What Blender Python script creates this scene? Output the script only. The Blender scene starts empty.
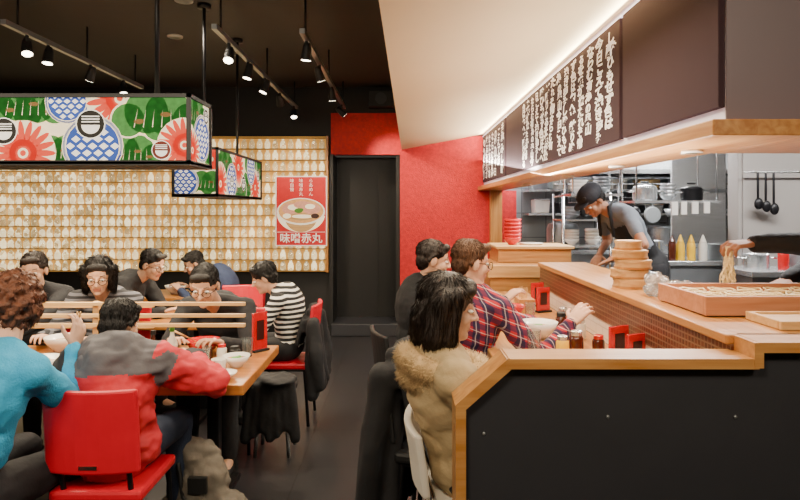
import bpy, bmesh, math, random
import numpy as np
from mathutils import Vector as V, Matrix, noise
random.seed(7)
SC=bpy.context.scene; C=SC.collection
CZ=1.55; F=600.0
Z=V((0,0,1))
def hx(h):
    h=h.lstrip('#'); r=[]
    for i in (0,2,4):
        c=int(h[i:i+2],16)/255; r.append(c/12.92 if c<=.04045 else ((c+.055)/1.055)**2.4)
    return (r[0],r[1],r[2],1)
# ---------------------------------------------------------------- materials
def base(name):
    m=bpy.data.materials.new(name); m.use_nodes=True; nt=m.node_tree
    return m,nt,nt.nodes['Principled BSDF'],nt.nodes.new('ShaderNodeTexCoord')
def mapped(nt,tc,sc):
    mp=nt.nodes.new('ShaderNodeMapping'); mp.inputs['Scale'].default_value=sc
    nt.links.new(tc.outputs['Object'],mp.inputs['Vector']); return mp.outputs['Vector']
def mixc(nt,fac,a,b):
    x=nt.nodes.new('ShaderNodeMix'); x.data_type='RGBA'
    if hasattr(fac,'links') or hasattr(fac,'is_linked'): nt.links.new(fac,x.inputs[0])
    else: x.inputs[0].default_value=fac
    for i,c in ((6,a),(7,b)):
        if hasattr(c,'is_linked'): nt.links.new(c,x.inputs[i])
        else: x.inputs[i].default_value=c
    return x.outputs[2]
def dk(c,k): return (min(c[0]*k,1),min(c[1]*k,1),min(c[2]*k,1),1)
def mat(name,h,rough=.5,metal=0,var=.15,scale=14,bump=0,bscale=60,emit=0,trans=0,coat=0,stretch=(1,1,1),alpha=1,spec=.5):
    m,nt,b,tc=base(name); c=hx(h) if isinstance(h,str) else h
    vec=mapped(nt,tc,stretch)
    n=nt.nodes.new('ShaderNodeTexNoise'); n.inputs['Scale'].default_value=scale; n.inputs['Detail'].default_value=4
    nt.links.new(vec,n.inputs['Vector'])
    col=mixc(nt,n.outputs['Fac'],dk(c,1-var),dk(c,1+var))
    nt.links.new(col,b.inputs['Base Color'])
    b.inputs['Roughness'].default_value=rough; b.inputs['Metallic'].default_value=metal; b.inputs['Specular IOR Level'].default_value=spec
    b.inputs['Transmission Weight'].default_value=trans; b.inputs['Coat Weight'].default_value=coat; b.inputs['Alpha'].default_value=alpha
    if emit:
        nt.links.new(col,b.inputs['Emission Color']); b.inputs['Emission Strength'].default_value=emit
    if bump:
        n2=nt.nodes.new('ShaderNodeTexNoise'); n2.inputs['Scale'].default_value=bscale; n2.inputs['Detail'].default_value=3
        nt.links.new(vec,n2.inputs['Vector'])
        bp=nt.nodes.new('ShaderNodeBump'); bp.inputs['Strength'].default_value=bump; bp.inputs['Distance'].default_value=.01
        nt.links.new(n2.outputs['Fac'],bp.inputs['Height']); nt.links.new(bp.outputs['Normal'],b.inputs['Normal'])
    return m
def wood(name,h1,h2,axis='x',rough=.35):
    m,nt,b,tc=base(name)
    s={'x':(1.5,22,22),'y':(22,1.5,22),'z':(22,22,1.5)}[axis]
    n=nt.nodes.new('ShaderNodeTexNoise'); n.inputs['Scale'].default_value=1.6; n.inputs['Detail'].default_value=6; n.inputs['Distortion'].default_value=.6
    nt.links.new(mapped(nt,tc,s),n.inputs['Vector'])
    r=nt.nodes.new('ShaderNodeValToRGB'); r.color_ramp.elements[0].position=.3; r.color_ramp.elements[1].position=.7
    r.color_ramp.elements[0].color=hx(h1); r.color_ramp.elements[1].color=hx(h2)
    nt.links.new(n.outputs['Fac'],r.inputs['Fac']); nt.links.new(r.outputs['Color'],b.inputs['Base Color'])
    b.inputs['Roughness'].default_value=rough
    bp=nt.nodes.new('ShaderNodeBump'); bp.inputs['Strength'].default_value=.08; nt.links.new(n.outputs['Fac'],bp.inputs['Height']); nt.links.new(bp.outputs['Normal'],b.inputs['Normal'])
    return m
def mth(nt,op,a,b=None):
    x=nt.nodes.new('ShaderNodeMath'); x.operation=op
    for i,v in enumerate((a,b)):
        if v is None: continue
        if hasattr(v,'is_linked'): nt.links.new(v,x.inputs[i])
        else: x.inputs[i].default_value=v
    return x.outputs[0]
def stripes(name,h1,h2,freq,frac=.5,axis='z'):
    m,nt,b,tc=base(name); sx=nt.nodes.new('ShaderNodeSeparateXYZ'); nt.links.new(tc.outputs['Object'],sx.inputs[0])
    ax=sx.outputs['XYZ'.index(axis.upper())]
    n=nt.nodes.new('ShaderNodeTexNoise'); n.inputs['Scale'].default_value=7; nt.links.new(tc.outputs['Object'],n.inputs['Vector'])
    v=mth(nt,'ADD',mth(nt,'MULTIPLY',ax,freq),mth(nt,'MULTIPLY',n.outputs['Fac'],.5))
    fac=mth(nt,'GREATER_THAN',mth(nt,'FRACT',v),frac)
    nt.links.new(mixc(nt,fac,hx(h1),hx(h2)),b.inputs['Base Color']); b.inputs['Roughness'].default_value=.85
    return m
def plaid(name):
    m,nt,b,tc=base(name); sx=nt.nodes.new('ShaderNodeSeparateXYZ'); nt.links.new(tc.outputs['Object'],sx.inputs[0])
    def st(ax,fr,off,th): return mth(nt,'GREATER_THAN',mth(nt,'FRACT',mth(nt,'ADD',mth(nt,'MULTIPLY',ax,fr),off)),th)
    X=mth(nt,'ADD',sx.outputs[0],mth(nt,'MULTIPLY',sx.outputs[1],.6)); Zz=mth(nt,'ADD',sx.outputs[2],mth(nt,'MULTIPLY',sx.outputs[0],.35))
    col=mixc(nt,mth(nt,'MULTIPLY',st(X,19,.1,.45),.85),hx('#a81826'),hx('#10173a'))
    col=mixc(nt,mth(nt,'MULTIPLY',st(Zz,19,.4,.48),.75),col,hx('#131b40'))
    col=mixc(nt,mth(nt,'MULTIPLY',st(X,19,.35,.92),.35),col,hx('#e8d9d9'))
    col=mixc(nt,mth(nt,'MULTIPLY',st(Zz,19,.15,.92),.35),col,hx('#e8d9d9'))
    nt.links.new(col,b.inputs['Base Color']); b.inputs['Roughness'].default_value=.9
    return m
def tiles(name,h1,h2,hm,w,h,mort=.004,off=.5,rough=.3,plane='xy',bump=.3):
    m,nt,b,tc=base(name); sp=nt.nodes.new('ShaderNodeSeparateXYZ'); cb=nt.nodes.new('ShaderNodeCombineXYZ')
    nt.links.new(tc.outputs['Object'],sp.inputs[0])
    for i,a in enumerate(plane): nt.links.new(sp.outputs['xyz'.index(a)],cb.inputs[i])
    t=nt.nodes.new('ShaderNodeTexBrick'); t.offset=off; t.inputs['Scale'].default_value=1
    t.inputs['Brick Width'].default_value=w; t.inputs['Row Height'].default_value=h; t.inputs['Mortar Size'].default_value=mort
    t.inputs['Color1'].default_value=hx(h1); t.inputs['Color2'].default_value=hx(h2); t.inputs['Mortar'].default_value=hx(hm)
    nt.links.new(cb.outputs[0],t.inputs['Vector']); nt.links.new(t.outputs['Color'],b.inputs['Base Color'])
    b.inputs['Roughness'].default_value=rough
    bp=nt.nodes.new('ShaderNodeBump'); bp.inputs['Strength'].default_value=bump; bp.inputs['Distance'].default_value=.003; bp.invert=True
    nt.links.new(t.outputs['Fac'],bp.inputs['Height']); nt.links.new(bp.outputs['Normal'],b.inputs['Normal'])
    return m
def bottlemat():  # random emission per bottle stands in for backlight glowing through the glass
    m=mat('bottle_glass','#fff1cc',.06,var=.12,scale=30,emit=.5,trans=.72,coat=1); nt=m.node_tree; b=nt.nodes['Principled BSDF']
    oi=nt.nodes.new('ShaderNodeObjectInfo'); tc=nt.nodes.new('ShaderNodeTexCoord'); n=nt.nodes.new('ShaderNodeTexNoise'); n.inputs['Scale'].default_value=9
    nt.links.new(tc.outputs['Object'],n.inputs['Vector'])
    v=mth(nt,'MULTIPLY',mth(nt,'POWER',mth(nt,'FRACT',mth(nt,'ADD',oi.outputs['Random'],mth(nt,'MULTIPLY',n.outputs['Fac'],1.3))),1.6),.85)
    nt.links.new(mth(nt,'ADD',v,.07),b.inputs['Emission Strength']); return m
M={}
M['floor']=tiles('floor_tile','#262629','#2b2b2e','#19191a',.6,.6,.004,0,.35)
M['ceil']=mat('ceiling_paint','#3b3834',.8,var=.08)
M['black']=mat('black_paint','#131314',.55)
M['blackwall']=mat('dark_wall','#1f1e1e',.7)
M['cream']=mat('cream_paint','#e8d0a2',.75,var=.03,scale=4)
M['redwall']=mat('red_plaster','#c3141c',.6,var=.4,scale=30,bump=.5,bscale=90)
M['wood_x']=wood('wood_cap','#a46a32','#c79458','x')
M['wood_y']=wood('wood_ledge','#a46a32','#c79458','y')
M['wood_z']=wood('wood_post','#a0672e','#bd8648','z')
M['table']=wood('table_wood','#9c5f28','#bd8040','x',.3)
M['palewood']=wood('pale_wood','#c2945a','#dab47c','x',.5)
M['noodlebox']=wood('noodle_box_wood','#b0744f','#c68d6a','x',.5)
M['charcoal']=mat('charcoal_panel','#2e2f35',.5,var=.1,scale=8)
M['sign']=mat('sign_board','#3d2d33',.85,var=.08,scale=5,spec=.15)
M['mauve']=mat('mauve_panel','#6a5b62',.5,var=.06,scale=4)
M['lav']=mat('pale_header','#e9e2ee',.7,var=.03,scale=4)
M['chalk']=mat('sign_white','#fbf6ee',.7,var=.03,emit=.45)  # lettering is no lamp; emission added to brighten its white
M['mosaic']=tiles('mosaic','#4a2013','#64301f','#7d6350',.023,.023,.003,0,.3,'yz')
M['tilecream']=tiles('white_tile','#ebe4d6','#f1ebdf','#d2c8b8',.1,.05,.002,.5,.25,'yz')
M['steel']=mat('brushed_steel','#c8ccce',.26,.75,var=.25,scale=6,stretch=(1,1,18))
M['steeld']=mat('dull_steel','#8b8f92',.34,.6,var=.28,scale=6)
M['kwall']=tiles('kitchen_wall','#7d8385','#8b9092','#5c6163',.3,.3,.006,0,.25,'xz')
M['kgrey']=mat('grey_laminate','#8d8884',.45,var=.06,scale=3)
M['red']=mat('red_vinyl','#c8122a',.4,var=.08)
M['redlac']=mat('red_lacquer','#c4181c',.2,coat=.5)
M['white']=mat('white_ceramic','#ece8e0',.2,var=.03,coat=.4)
M['whiteplast']=mat('white_plastic','#e0dbcf',.4,var=.04)
M['chrome']=mat('chrome','#c9c9c9',.2,1,var=.05)
M['blackmetal']=mat('black_metal','#17171a',.4,.5)
M['skin']=mat('skin_a','#c79a7e',.6,var=.1,scale=30,bump=.08,bscale=220)
M['skin2']=mat('skin_b','#d2a68d',.6,var=.1,scale=30,bump=.08,bscale=220)
M['skin3']=mat('skin_c','#9c6c50',.6,var=.1,scale=30,bump=.08,bscale=220)
M['lip']=mat('lip','#ab7060',.5)
M['eyew']=mat('eye_white','#e0d9d0',.3); M['iris']=mat('iris','#1a0f0a',.15)
hs=(60,60,9)
M['hblack']=mat('black_hair','#181412',.6,var=.6,scale=3,bump=.7,bscale=4,stretch=hs)
M['hbrown']=mat('brown_hair','#5a3b26',.6,var=.5,scale=3,bump=.7,bscale=4,stretch=hs)
M['hdark']=mat('dark_brown_hair','#231813',.5,var=.6,scale=3,bump=.5,bscale=4,stretch=hs)
M['hcurl']=mat('auburn_hair','#6a3e28',.6,var=.6,scale=40,bump=.8,bscale=60)
M['teal']=mat('teal_knit','#2f9fcf',.9,var=.12,scale=60,bump=.4,bscale=140)
M['jgrey']=mat('jacket_grey','#545156',.75,var=.12,scale=10,bump=.3,bscale=25)
M['jred']=mat('jacket_red','#bd1c2b',.7,var=.12,scale=10,bump=.3,bscale=25)
M['jdark']=mat('jacket_dark','#29292e',.8)
M['dark']=mat('dark_fabric','#1c1c20',.85,var=.2,bump=.2)
M['navy']=mat('navy_fabric','#2c3856',.85,bump=.2)
M['capm']=mat('cap_black','#17181f',.8,bump=.2)
M['denim']=mat('denim','#232e44',.9,bump=.3,bscale=150)
M['coat']=mat('khaki_coat','#b09a74',.95,var=.14,bump=.25,bscale=60)
M['fur']=mat('tan_fur','#cdae80',.95,var=.35,scale=50)
M['blackcoat']=mat('black_coat','#151518',.8,var=.25,bump=.3,bscale=30)
M['stripe']=stripes('bw_stripe','#e9e4da','#17171a',27,.45)
M['gstripe']=stripes('grey_stripe','#6a696f','#242429',30,.5)
M['plaid']=plaid('plaid_shirt')
M['tee']=mat('slate_tee','#6a7078',.85,bump=.2)
M['apron']=mat('black_apron','#131418',.8)
M['glassf']=mat('glasses_frame','#0a0a0b',.8,spec=.1)
M['bottle']=bottlemat()
M['backlit']=mat('backlit_panel','#c48e44',.8,var=.75,scale=1.8,emit=.85)
M['rackwood']=mat('rack_shelf','#86602f',.6)
M['amber']=mat('amber_sauce','#4a1d0c',.15,coat=.6)
M['glass']=mat('clear_glass','#e8f0f0',.05,trans=.95,var=.02)
M['yellow']=mat('yellow_plastic','#f0bd20',.4)
M['soup']=mat('broth','#c9822e',.15,var=.3,scale=40)
M['noodle']=mat('noodle','#ecd7a0',.4)
M['bagc']=mat('bag_fabric','#6c655b',.85,bump=.4,bscale=30)
M['green']=mat('scallion','#4c8a2c',.6)
M['plasticfilm']=mat('plastic_film','#e6eaec',.12,trans=.85,bump=.8,bscale=30)
M['led']=mat('led_lens','#fff1d6',.4,emit=14,var=0)
M['strip']=mat('led_strip','#f6f0ff',.4,emit=3,var=0)
M['tube']=mat('tube_lens','#f2f7ff',.4,emit=5,var=0)
EM=.7
M['s_cream']=mat('shade_cream','#f2e4c2',.7,var=.06,emit=EM)
M['s_green']=mat('shade_green','#397a34',.7,var=.45,scale=40,emit=EM*.85)
M['s_red']=mat('shade_red','#d2442e',.7,var=.15,emit=EM*.9)
M['s_blue']=mat('shade_blue','#274a9e',.7,var=.1,emit=EM*.9)
M['s_white']=mat('shade_white','#f4f1ea',.7,var=.02,emit=EM)
M['s_black']=mat('shade_black','#15130f',.7,emit=0)
M['s_brown']=mat('shade_brown','#7a5a2a',.7,emit=EM*.6)
M['s_maroon']=mat('shade_maroon','#6a2418',.7,emit=EM*.5)
M['p_red']=mat('poster_red','#c9161d',.5,emit=.12); M['p_white']=mat('poster_white','#f6efe6',.5,emit=.2); M['p_dark']=mat('poster_dark','#3a1410',.4); M['p_or']=mat('poster_orange','#dca564',.4,var=.35,scale=30,emit=.15); M['p_pink']=mat('poster_pink','#d79a86',.4,var=.3,scale=40,emit=.15)
# ---------------------------------------------------------------- mesh builder
class MB:
    def __init__(s): s.v=[];s.f=[];s.m=[];s.mi=0
    def add(s,vs,fs,mi=None):
        o=len(s.v); s.v+=[tuple(p) for p in vs]; s.f+=[tuple(i+o for i in f) for f in fs]; s.m+=[s.mi if mi is None else mi]*len(fs); return s
    def box(s,x0,x1,y0,y1,z0,z1):
        return s.add([(x0,y0,z0),(x1,y0,z0),(x1,y1,z0),(x0,y1,z0),(x0,y0,z1),(x1,y0,z1),(x1,y1,z1),(x0,y1,z1)],
                     [(0,3,2,1),(4,5,6,7),(0,1,5,4),(1,2,6,5),(2,3,7,6),(3,0,4,7)])
    def obox(s,c,sz,R=None):
        R=R or Matrix.Identity(3); c=V(c); pts=[]
        for k in ((-1,-1,-1),(1,-1,-1),(1,1,-1),(-1,1,-1),(-1,-1,1),(1,-1,1),(1,1,1),(-1,1,1)):
            pts.append(c+R@V((k[0]*sz[0]/2,k[1]*sz[1]/2,k[2]*sz[2]/2)))
        return s.add(pts,[(0,3,2,1),(4,5,6,7),(0,1,5,4),(1,2,6,5),(2,3,7,6),(3,0,4,7)])
    def cyl(s,p0,p1,r0,r1=None,n=14):
        r1=r0 if r1 is None else r1; p0=V(p0);p1=V(p1); d=(p1-p0).normalized()
        a=d.orthogonal().normalized(); b=d.cross(a); vs=[]
        for p,r in ((p0,r0),(p1,r1)):
            for i in range(n):
                t=2*math.pi*i/n; vs.append(p+(a*math.cos(t)+b*math.sin(t))*r)
        fs=[(i,(i+1)%n,n+(i+1)%n,n+i) for i in range(n)]+[tuple(range(n-1,-1,-1)),tuple(range(n,2*n))]
        return s.add(vs,fs)
    def lathe(s,prof,loc=(0,0,0),n=24):
        vs=[];fs=[]; L=len(prof)
        for r,z in prof:
            for i in range(n):
                t=2*math.pi*i/n; vs.append((loc[0]+max(r,.0002)*math.cos(t),loc[1]+max(r,.0002)*math.sin(t),loc[2]+z))
        for k in range(L-1):
            for i in range(n):
                j=(i+1)%n; fs.append((k*n+i,k*n+j,(k+1)*n+j,(k+1)*n+i))
        fs.append(tuple(range(n-1,-1,-1))); fs.append(tuple((L-1)*n+i for i in range(n)))
        return s.add(vs,fs)
    def ell(s,c,rad,fr=None,nu=14,nv=9):
        c=V(c); a,b,d=fr if fr else (V((1,0,0)),V((0,1,0)),V((0,0,1)))
        vs=[c+d*rad[2]];fs=[]
        for k in range(1,nv):
            ph=math.pi*k/nv
            for i in range(nu):
                t=2*math.pi*i/nu; vs.append(c+a*rad[0]*math.sin(ph)*math.cos(t)+b*rad[1]*math.sin(ph)*math.sin(t)+d*rad[2]*math.cos(ph))
        vs.append(c-d*rad[2]); e=len(vs)-1
        flip=a.cross(b).dot(d)<0
        for i in range(nu):
            j=(i+1)%nu; fs.append((0,1+i,1+j)); fs.append((e,1+(nv-2)*nu+j,1+(nv-2)*nu+i))
            for k in range(nv-2): fs.append((1+k*nu+i,1+(k+1)*nu+i,1+(k+1)*nu+j,1+k*nu+j))
        if flip: fs=[f[::-1] for f in fs]
        return s.add(vs,fs)
    def cap(s,p0,p1,r0,r1=None,n=12):
        r1=r0 if r1 is None else r1; p0=V(p0);p1=V(p1); d=p1-p0
        if d.length<1e-5: d=V((0,0,1e-4))
        d.normalize(); a=d.orthogonal().normalized(); b=d.cross(a); vs=[p0-d*r0]; rings=[]
        for k in (1,2,3): 
            t=math.pi/2*k/3; rings.append((p0-d*r0*math.cos(t),r0*math.sin(t)))
        for k in (3,2,1):
            t=math.pi/2*k/3; rings.append((p1+d*r1*math.cos(t),r1*math.sin(t)))
        for p,r in rings:
            for i in range(n):
                t=2*math.pi*i/n; vs.append(p+(a*math.cos(t)+b*math.sin(t))*r)
        vs.append(p1+d*r1); e=len(vs)-1; fs=[]
        for i in range(n):
            j=(i+1)%n; fs.append((0,1+j,1+i)); fs.append((e,1+5*n+i,1+5*n+j))
            for k in range(5): fs.append((1+k*n+i,1+k*n+j,1+(k+1)*n+j,1+(k+1)*n+i))
        return s.add(vs,fs)
    def tube(s,pts,r,n=8):
        pts=[V(p) for p in pts]
        for i in range(len(pts)-1): s.cap(pts[i],pts[i+1],r,r,n)
        return s
    def prism(s,poly,y0,y1,fn=None):   # poly in (x,z) extruded on y
        fn=fn or (lambda u,v,w:(u,w,v)); n=len(poly)
        vs=[fn(u,v,y0) for u,v in poly]+[fn(u,v,y1) for u,v in poly]
        return s.add(vs,[tuple(range(n)),tuple(range(2*n-1,n-1,-1))]+[(i,n+i,n+(i+1)%n,(i+1)%n) for i in range(n)])
    def mesh(s,name):
        me=bpy.data.meshes.new(name); me.from_pydata(s.v,[],s.f); me.polygons.foreach_set('material_index',s.m); return me
    def build(s,name,mats,parent=None,smooth=False,bevel=0,**k):
        me=s.mesh(name); bm=bmesh.new(); bm.from_mesh(me); bmesh.ops.recalc_face_normals(bm,faces=bm.faces); bm.to_mesh(me); bm.free()
        return link(name,me,mats,parent,smooth,bevel,**k)
def link(name,me,mats,parent=None,smooth=False,bevel=0,label=None,cat=None,group=None,kind=None):
    o=bpy.data.objects.new(name,me); C.objects.link(o)
    for m in (mats if isinstance(mats,(list,tuple)) else [mats]): me.materials.append(M[m] if isinstance(m,str) else m)
    if smooth:
        me.polygons.foreach_set('use_smooth',[True]*len(me.polygons))
    if smooth=='a':
        try: me.set_sharp_from_angle(angle=math.radians(40))
        except Exception: pass
    if bevel:
        b=o.modifiers.new('bevel','BEVEL'); b.width=bevel; b.segments=2; b.limit_method='ANGLE'; b.angle_limit=math.radians(35)
    if parent:
        o.parent=parent; o.matrix_parent_inverse=Matrix.Translation(-parent.location)
    tag(o,label,cat,group,kind); return o
def tag(o,label=None,cat=None,group=None,kind=None):
    for k,v in (('label',label),('category',cat),('group',group),('kind',kind)):
        if v: o[k]=v
def thing(name,label,cat,loc=(0,0,0),group=None):
    o=bpy.data.objects.new(name,None); C.objects.link(o); o.location=loc; o.empty_display_size=.1; tag(o,label,cat,group); return o
def kids(o): return [x for x in C.objects if x.parent==o]
def dup(root,loc,rz=0,label=None,group=None):
    r=root.copy(); C.objects.link(r); r.location=loc; r.rotation_euler=(0,0,rz)
    tag(r,label,None,group)
    for ch in kids(root):
        c=ch.copy(); C.objects.link(c); c.parent=r
        for g in kids(ch):
            d=g.copy(); C.objects.link(d); d.parent=c
    return r
def struct(name,mb,m,**k): return mb.build(name,m,kind='structure',**k)
def textmb(mb,s,size,org,ex,ey,mi=0,bold=0):
    cu=bpy.data.curves.new('t','FONT'); cu.body=s; cu.size=size; cu.align_x='CENTER'; cu.resolution_u=3; cu.offset=bold
    o=bpy.data.objects.new('t',cu); C.objects.link(o); dg=bpy.context.evaluated_depsgraph_get()
    me=bpy.data.meshes.new_from_object(o.evaluated_get(dg)); org=V(org)
    mb.add([org+ex*v.co.x+ey*v.co.y for v in me.vertices],[tuple(p.vertices) for p in me.polygons],mi)
    bpy.data.objects.remove(o); bpy.data.meshes.remove(me)
# ---------------------------------------------------------------- lights
KS=1.3; KA=1.1
def aim(o,d): o.rotation_euler=V(d).to_track_quat('-Z','Y').to_euler()
def spot(loc,tgt,e,deg=70,col=(1,.82,.58),blend=.7,rad=.04):
    l=bpy.data.lights.new('spot','SPOT'); l.energy=e*KS; l.spot_size=math.radians(deg); l.spot_blend=blend; l.color=col; l.shadow_soft_size=rad
    o=bpy.data.objects.new('spot_light',l); C.objects.link(o); o.location=loc; aim(o,V(tgt)-V(loc)); return o
def area(loc,d,sx,sy,e,col=(1,.86,.62),up=None):
    l=bpy.data.lights.new('area','AREA'); l.shape='RECTANGLE'; l.size=sx; l.size_y=sy; l.energy=e*KA; l.color=col
    o=bpy.data.objects.new('area_light',l); C.objects.link(o); o.location=loc; aim(o,d); return o
# ================================================================ SETTING
BY=7.4
struct('floor',MB().box(-5.2,4.8,-2,8.6,-.1,0),'floor')
struct('ceiling',MB().box(-5.2,4.8,-2,8.6,3.05,3.15),'ceil')
struct('wall_left',MB().box(-5.3,-5.2,-2,BY,0,3.05),'blackwall')
struct('wall_front',MB().box(-5.2,4.8,-2.1,-2,0,3.05),'cream')
struct('wall_right',MB().box(4.7,4.8,-2,BY,0,3.05),'kgrey')
struct('wall_back',MB().box(-5.2,-.85,BY,BY+.12,0,3.05).box(-.85,.02,BY,BY+.12,2.73,3.05),'blackwall')
struct('trim_1',MB().box(-.85,0,BY-.02,BY+.12,2.22,2.73),'redwall')            # red band above the doorway
struct('trim_2',MB().box(0.0,1.1,BY-.02,BY+.12,0,2.45),'redwall')               # red wall
struct('trim_3',MB().box(-.87,-.82,BY-.05,BY+.5,0,2.22).box(-.05,0,BY-.0,BY+.5,0,2.22),'black')
struct('door_1',MB().box(-.84,-.02,BY+.4,BY+.45,0,2.22).box(-.3,-.28,BY+.385,BY+.4,.15,2.2),'black')
struct('trim_4',MB().box(-.84,-.02,BY-.1,BY+.4,0,.15),'charcoal',bevel=.01)     # door step
struct('wall_kitchen',MB().box(1.1,4.7,BY,BY+.1,0,3.05),'kwall')
struct('baseboard_back',MB().box(-5.2,-.87,BY-.03,BY,0,.12),'black')
def sx(y,x): return x-.0178*(BY-y)
s=MB(); pl=lambda y:[(sx(y,.02),y,2.28),(1.03,y,2.47),(1.03,y,3.05),(sx(y,.02),y,3.05)]
s.add(pl(.8)+pl(BY),[(0,1,2,3),(7,6,5,4),(0,4,5,1),(1,5,6,2),(2,6,7,3),(3,7,4,0)])
struct('trim_5',s,'cream')                                                        # white soffit
struct('trim_6',MB().box(1.03,1.25,1.9,BY,1.825,3.05),'lav')                      # header side
struct('trim_7',MB().box(1.031,4.7,1.895,2.4,1.825,3.05),'mauve')                  # header front
struct('trim_8',MB().box(.955,1.26,1.83,BY,1.775,1.825).box(1.26,4.7,1.83,2.43,1.775,1.825),'wood_y',bevel=.004)  # wood canopy
struct('ceiling_kitchen',MB().box(1.25,4.7,2.4,BY,2.5,2.56),'kgrey')
struct('floor_kitchen',MB().box(1.35,4.7,1.9,BY,0,.12),'charcoal')
struct('trim_9',MB().box(1.1,1.24,BY-.12,BY,0,1.775),'wood_z',bevel=.004)
struct('trim_10',MB().box(1.245,1.42,BY-.08,BY,0,1.775),'redwall')
struct('trim_11',MB().box(.985,1.0,1.9,BY-.05,1.825,1.83),'strip')
struct('trim_12',MB().box(1.012,1.03,2.0,BY-.05,2.432,2.438),'strip')              # led strip along the board tops
# ---------------------------------------------------------------- signs
EX=V((0,-1,0)); EY=V((0,0,1))
def signboard(name,y0,y1,z0,z1,label,cols,wd=1.5,group=None):
    t=thing(name,label,'sign',(1.03,(y0+y1)/2,z0))
    MB().box(1.008,1.03,y0,y1,z0,z1).build('board','sign',t,bevel=.003)
    if cols:
        for (y,zt,txt,s) in cols:
            mb=MB(); dr=random.uniform(.0,.012)
            for i,ch in enumerate(txt):
                if ch==' ': continue
                sc=s*random.uniform(.85,1.15)
                ex=(EX+EY*random.uniform(-.1,.04)).normalized()
                textmb(mb,ch,sc,(1.005,y+random.uniform(-.012,.012)+dr*i,zt-(i+1)*s*.93),ex*wd*random.uniform(.85,1.1),EY+EX*random.uniform(.0,.2),0,.0028)
            mb.build('lettering','chalk',t)
    return t
iro="色は匂へど散りぬるを我が世たれぞ常ならむ有為の奥山今日こえて浅き夢みし酔ひもせず"
cols=[]; q=0
for i in range(14):
    y=4.86-i*.153; n=(9,8,9,9,9,9,8,9,9,9,9,8,9,8)[i]; s=.062
    cols.append((y,2.415-random.uniform(0,.015),''.join(iro[(q+k)%len(iro)] for k in range(n)),s)); q+=n
signboard('menu_sign',2.76,5.7,1.872,2.43,'long dark brown board with many columns of white brush writing',cols,1.85)
cols=[]
for i in range(7):
    n=(5,5,5,5,5,4,5)[i]; cols.append((7.16-i*.21,2.40,''.join(iro[(q+k)%len(iro)] for k in range(n)),.105)); q+=n
signboard('menu_sign',5.76,7.3,1.872,2.43,'small far dark brown board with white writing above the red wall corner',cols,1.7)
signboard('menu_sign',1.9,2.72,1.872,2.43,'plain dark brown board with no writing at the near corner',None)
# ---------------------------------------------------------------- service counter & partition
sc=thing('service_counter','long customer counter with mosaic and white tiled splash and wooden pass ledge','counter',(.8,3.2,0))
MB().box(.42,1.03,1.86,4.9,.84,.88).build('worktop','wood_y',sc,bevel=.006)
MB().box(.78,1.03,1.86,4.9,0,.84).build('base_panel','charcoal',sc)
MB().box(1.03,1.08,1.86,4.4,.88,.985).build('white_tile_band','tilecream',sc)
MB().box(1.026,1.08,1.86,4.4,.985,1.13).build('mosaic_band','mosaic',sc)
MB().box(1.01,1.36,1.86,4.4,1.13,1.16).build('ledge','wood_y',sc,bevel=.005)
MB().box(1.08,1.34,1.86,4.4,0,1.13).build('ledge_base','charcoal',sc)
MB().cap((.7,1.9,.17),(.7,4.8,.17),.018).build('foot_rail','chrome',sc,True)
pt=thing('partition','charcoal end panel with chamfered corner and wooden cap in the right foreground','partition',(.7,1.8,0))
MB().prism([(.19,0),(.19,.965),(.33,1.085),(1.06,1.085),(1.06,1.13),(2.3,1.13),(2.3,0)],1.79,1.85).build('panel','charcoal',pt)
cp=MB(); cpo=[0]
def capseg(a,b,th=.03):
    cpo[0]+=.0012; y0=1.755-cpo[0]; y1=1.875+cpo[0]
    a=V((a[0],0,a[1]));b=V((b[0],0,b[1])); d=(b-a).normalized(); n=V((-d.z,0,d.x)); q=[a,b,b-n*th,a-n*th]
    cp.prism([(v.x,v.z) for v in q],y0,y1)
capseg((.163,0),(.163,.976)); capseg((.161,.975),(.319,1.115)); capseg((.312,1.112),(1.05,1.112))
cp.box(1.035,1.062,1.75,1.88,1.085,1.159); capseg((1.05,1.16),(2.3,1.16))
cp.build('wood_cap','wood_x',pt)
rv=MB()
for x in (.25,.62,1.0,1.3): rv.ell((x,1.789,.93 if x>.3 else .88),(.006,.004,.006),None,8,6)
rv.ell((.25,1.789,.55),(.006,.004,.006),None,8,6)
rv.build('screw_heads','steeld',pt,True)
cb=thing('serving_cabinet','stepped wooden serving cabinet holding stacked red bowls at the end of the counter','cabinet',(1.0,5.3,0))
MB().box(.75,1.45,5.0,5.7,0,1.08).build('lower_body','wood_x',cb,bevel=.006)
MB().box(.86,1.5,5.25,5.75,1.08,1.2).build('upper_body','wood_x',cb,bevel=.006)
MB().box(.84,1.52,5.22,5.78,1.2,1.225).build('top_board','palewood',cb,bevel=.004)
MB().box(.73,1.47,4.97,5.0,.98,1.08).build('front_rail','palewood',cb,bevel=.004)
# ================================================================ BOTTLE WALL
rk=thing('bottle_rack','wide warmly lit wall rack holding rows of small bottles behind the diners','rack',(-3,BY-.1,.8))
MB().box(-5.15,-.9,BY-.02,BY-.005,.78,2.44).build('back_panel','backlit',rk)
rows=12; ph=.135
for r in range(rows+1):
    z=.8+r*ph
    MB().box(-5.15,-.9,BY-.11,BY-.02,z-.005,z).build('shelf','rackwood',rk)
MB().box(-.9,-.875,BY-.11,BY,.78,2.44).build('side_board','wood_z',rk)
prof=[(.026,0),(.034,.01),(.036,.06),(.029,.085),(.017,.098),(.015,.112),(.02,.116),(.0,.118)]
bot=[]
cols_=44
for i in range(cols_):
    for r in range(rows): bot.append((-.955-i*.095,.8005+r*ph))
bl='small clear pale glass bottle among the identical rows on the lit wall rack'
b0=MB().lathe(prof,(0,0,0),12).build('glass_bottle','bottle',None,True,label=bl,cat='bottle',group='bottles on the lit wall rack')
b0.location=(bot[0][0],BY-.065,bot[0][1])
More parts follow.
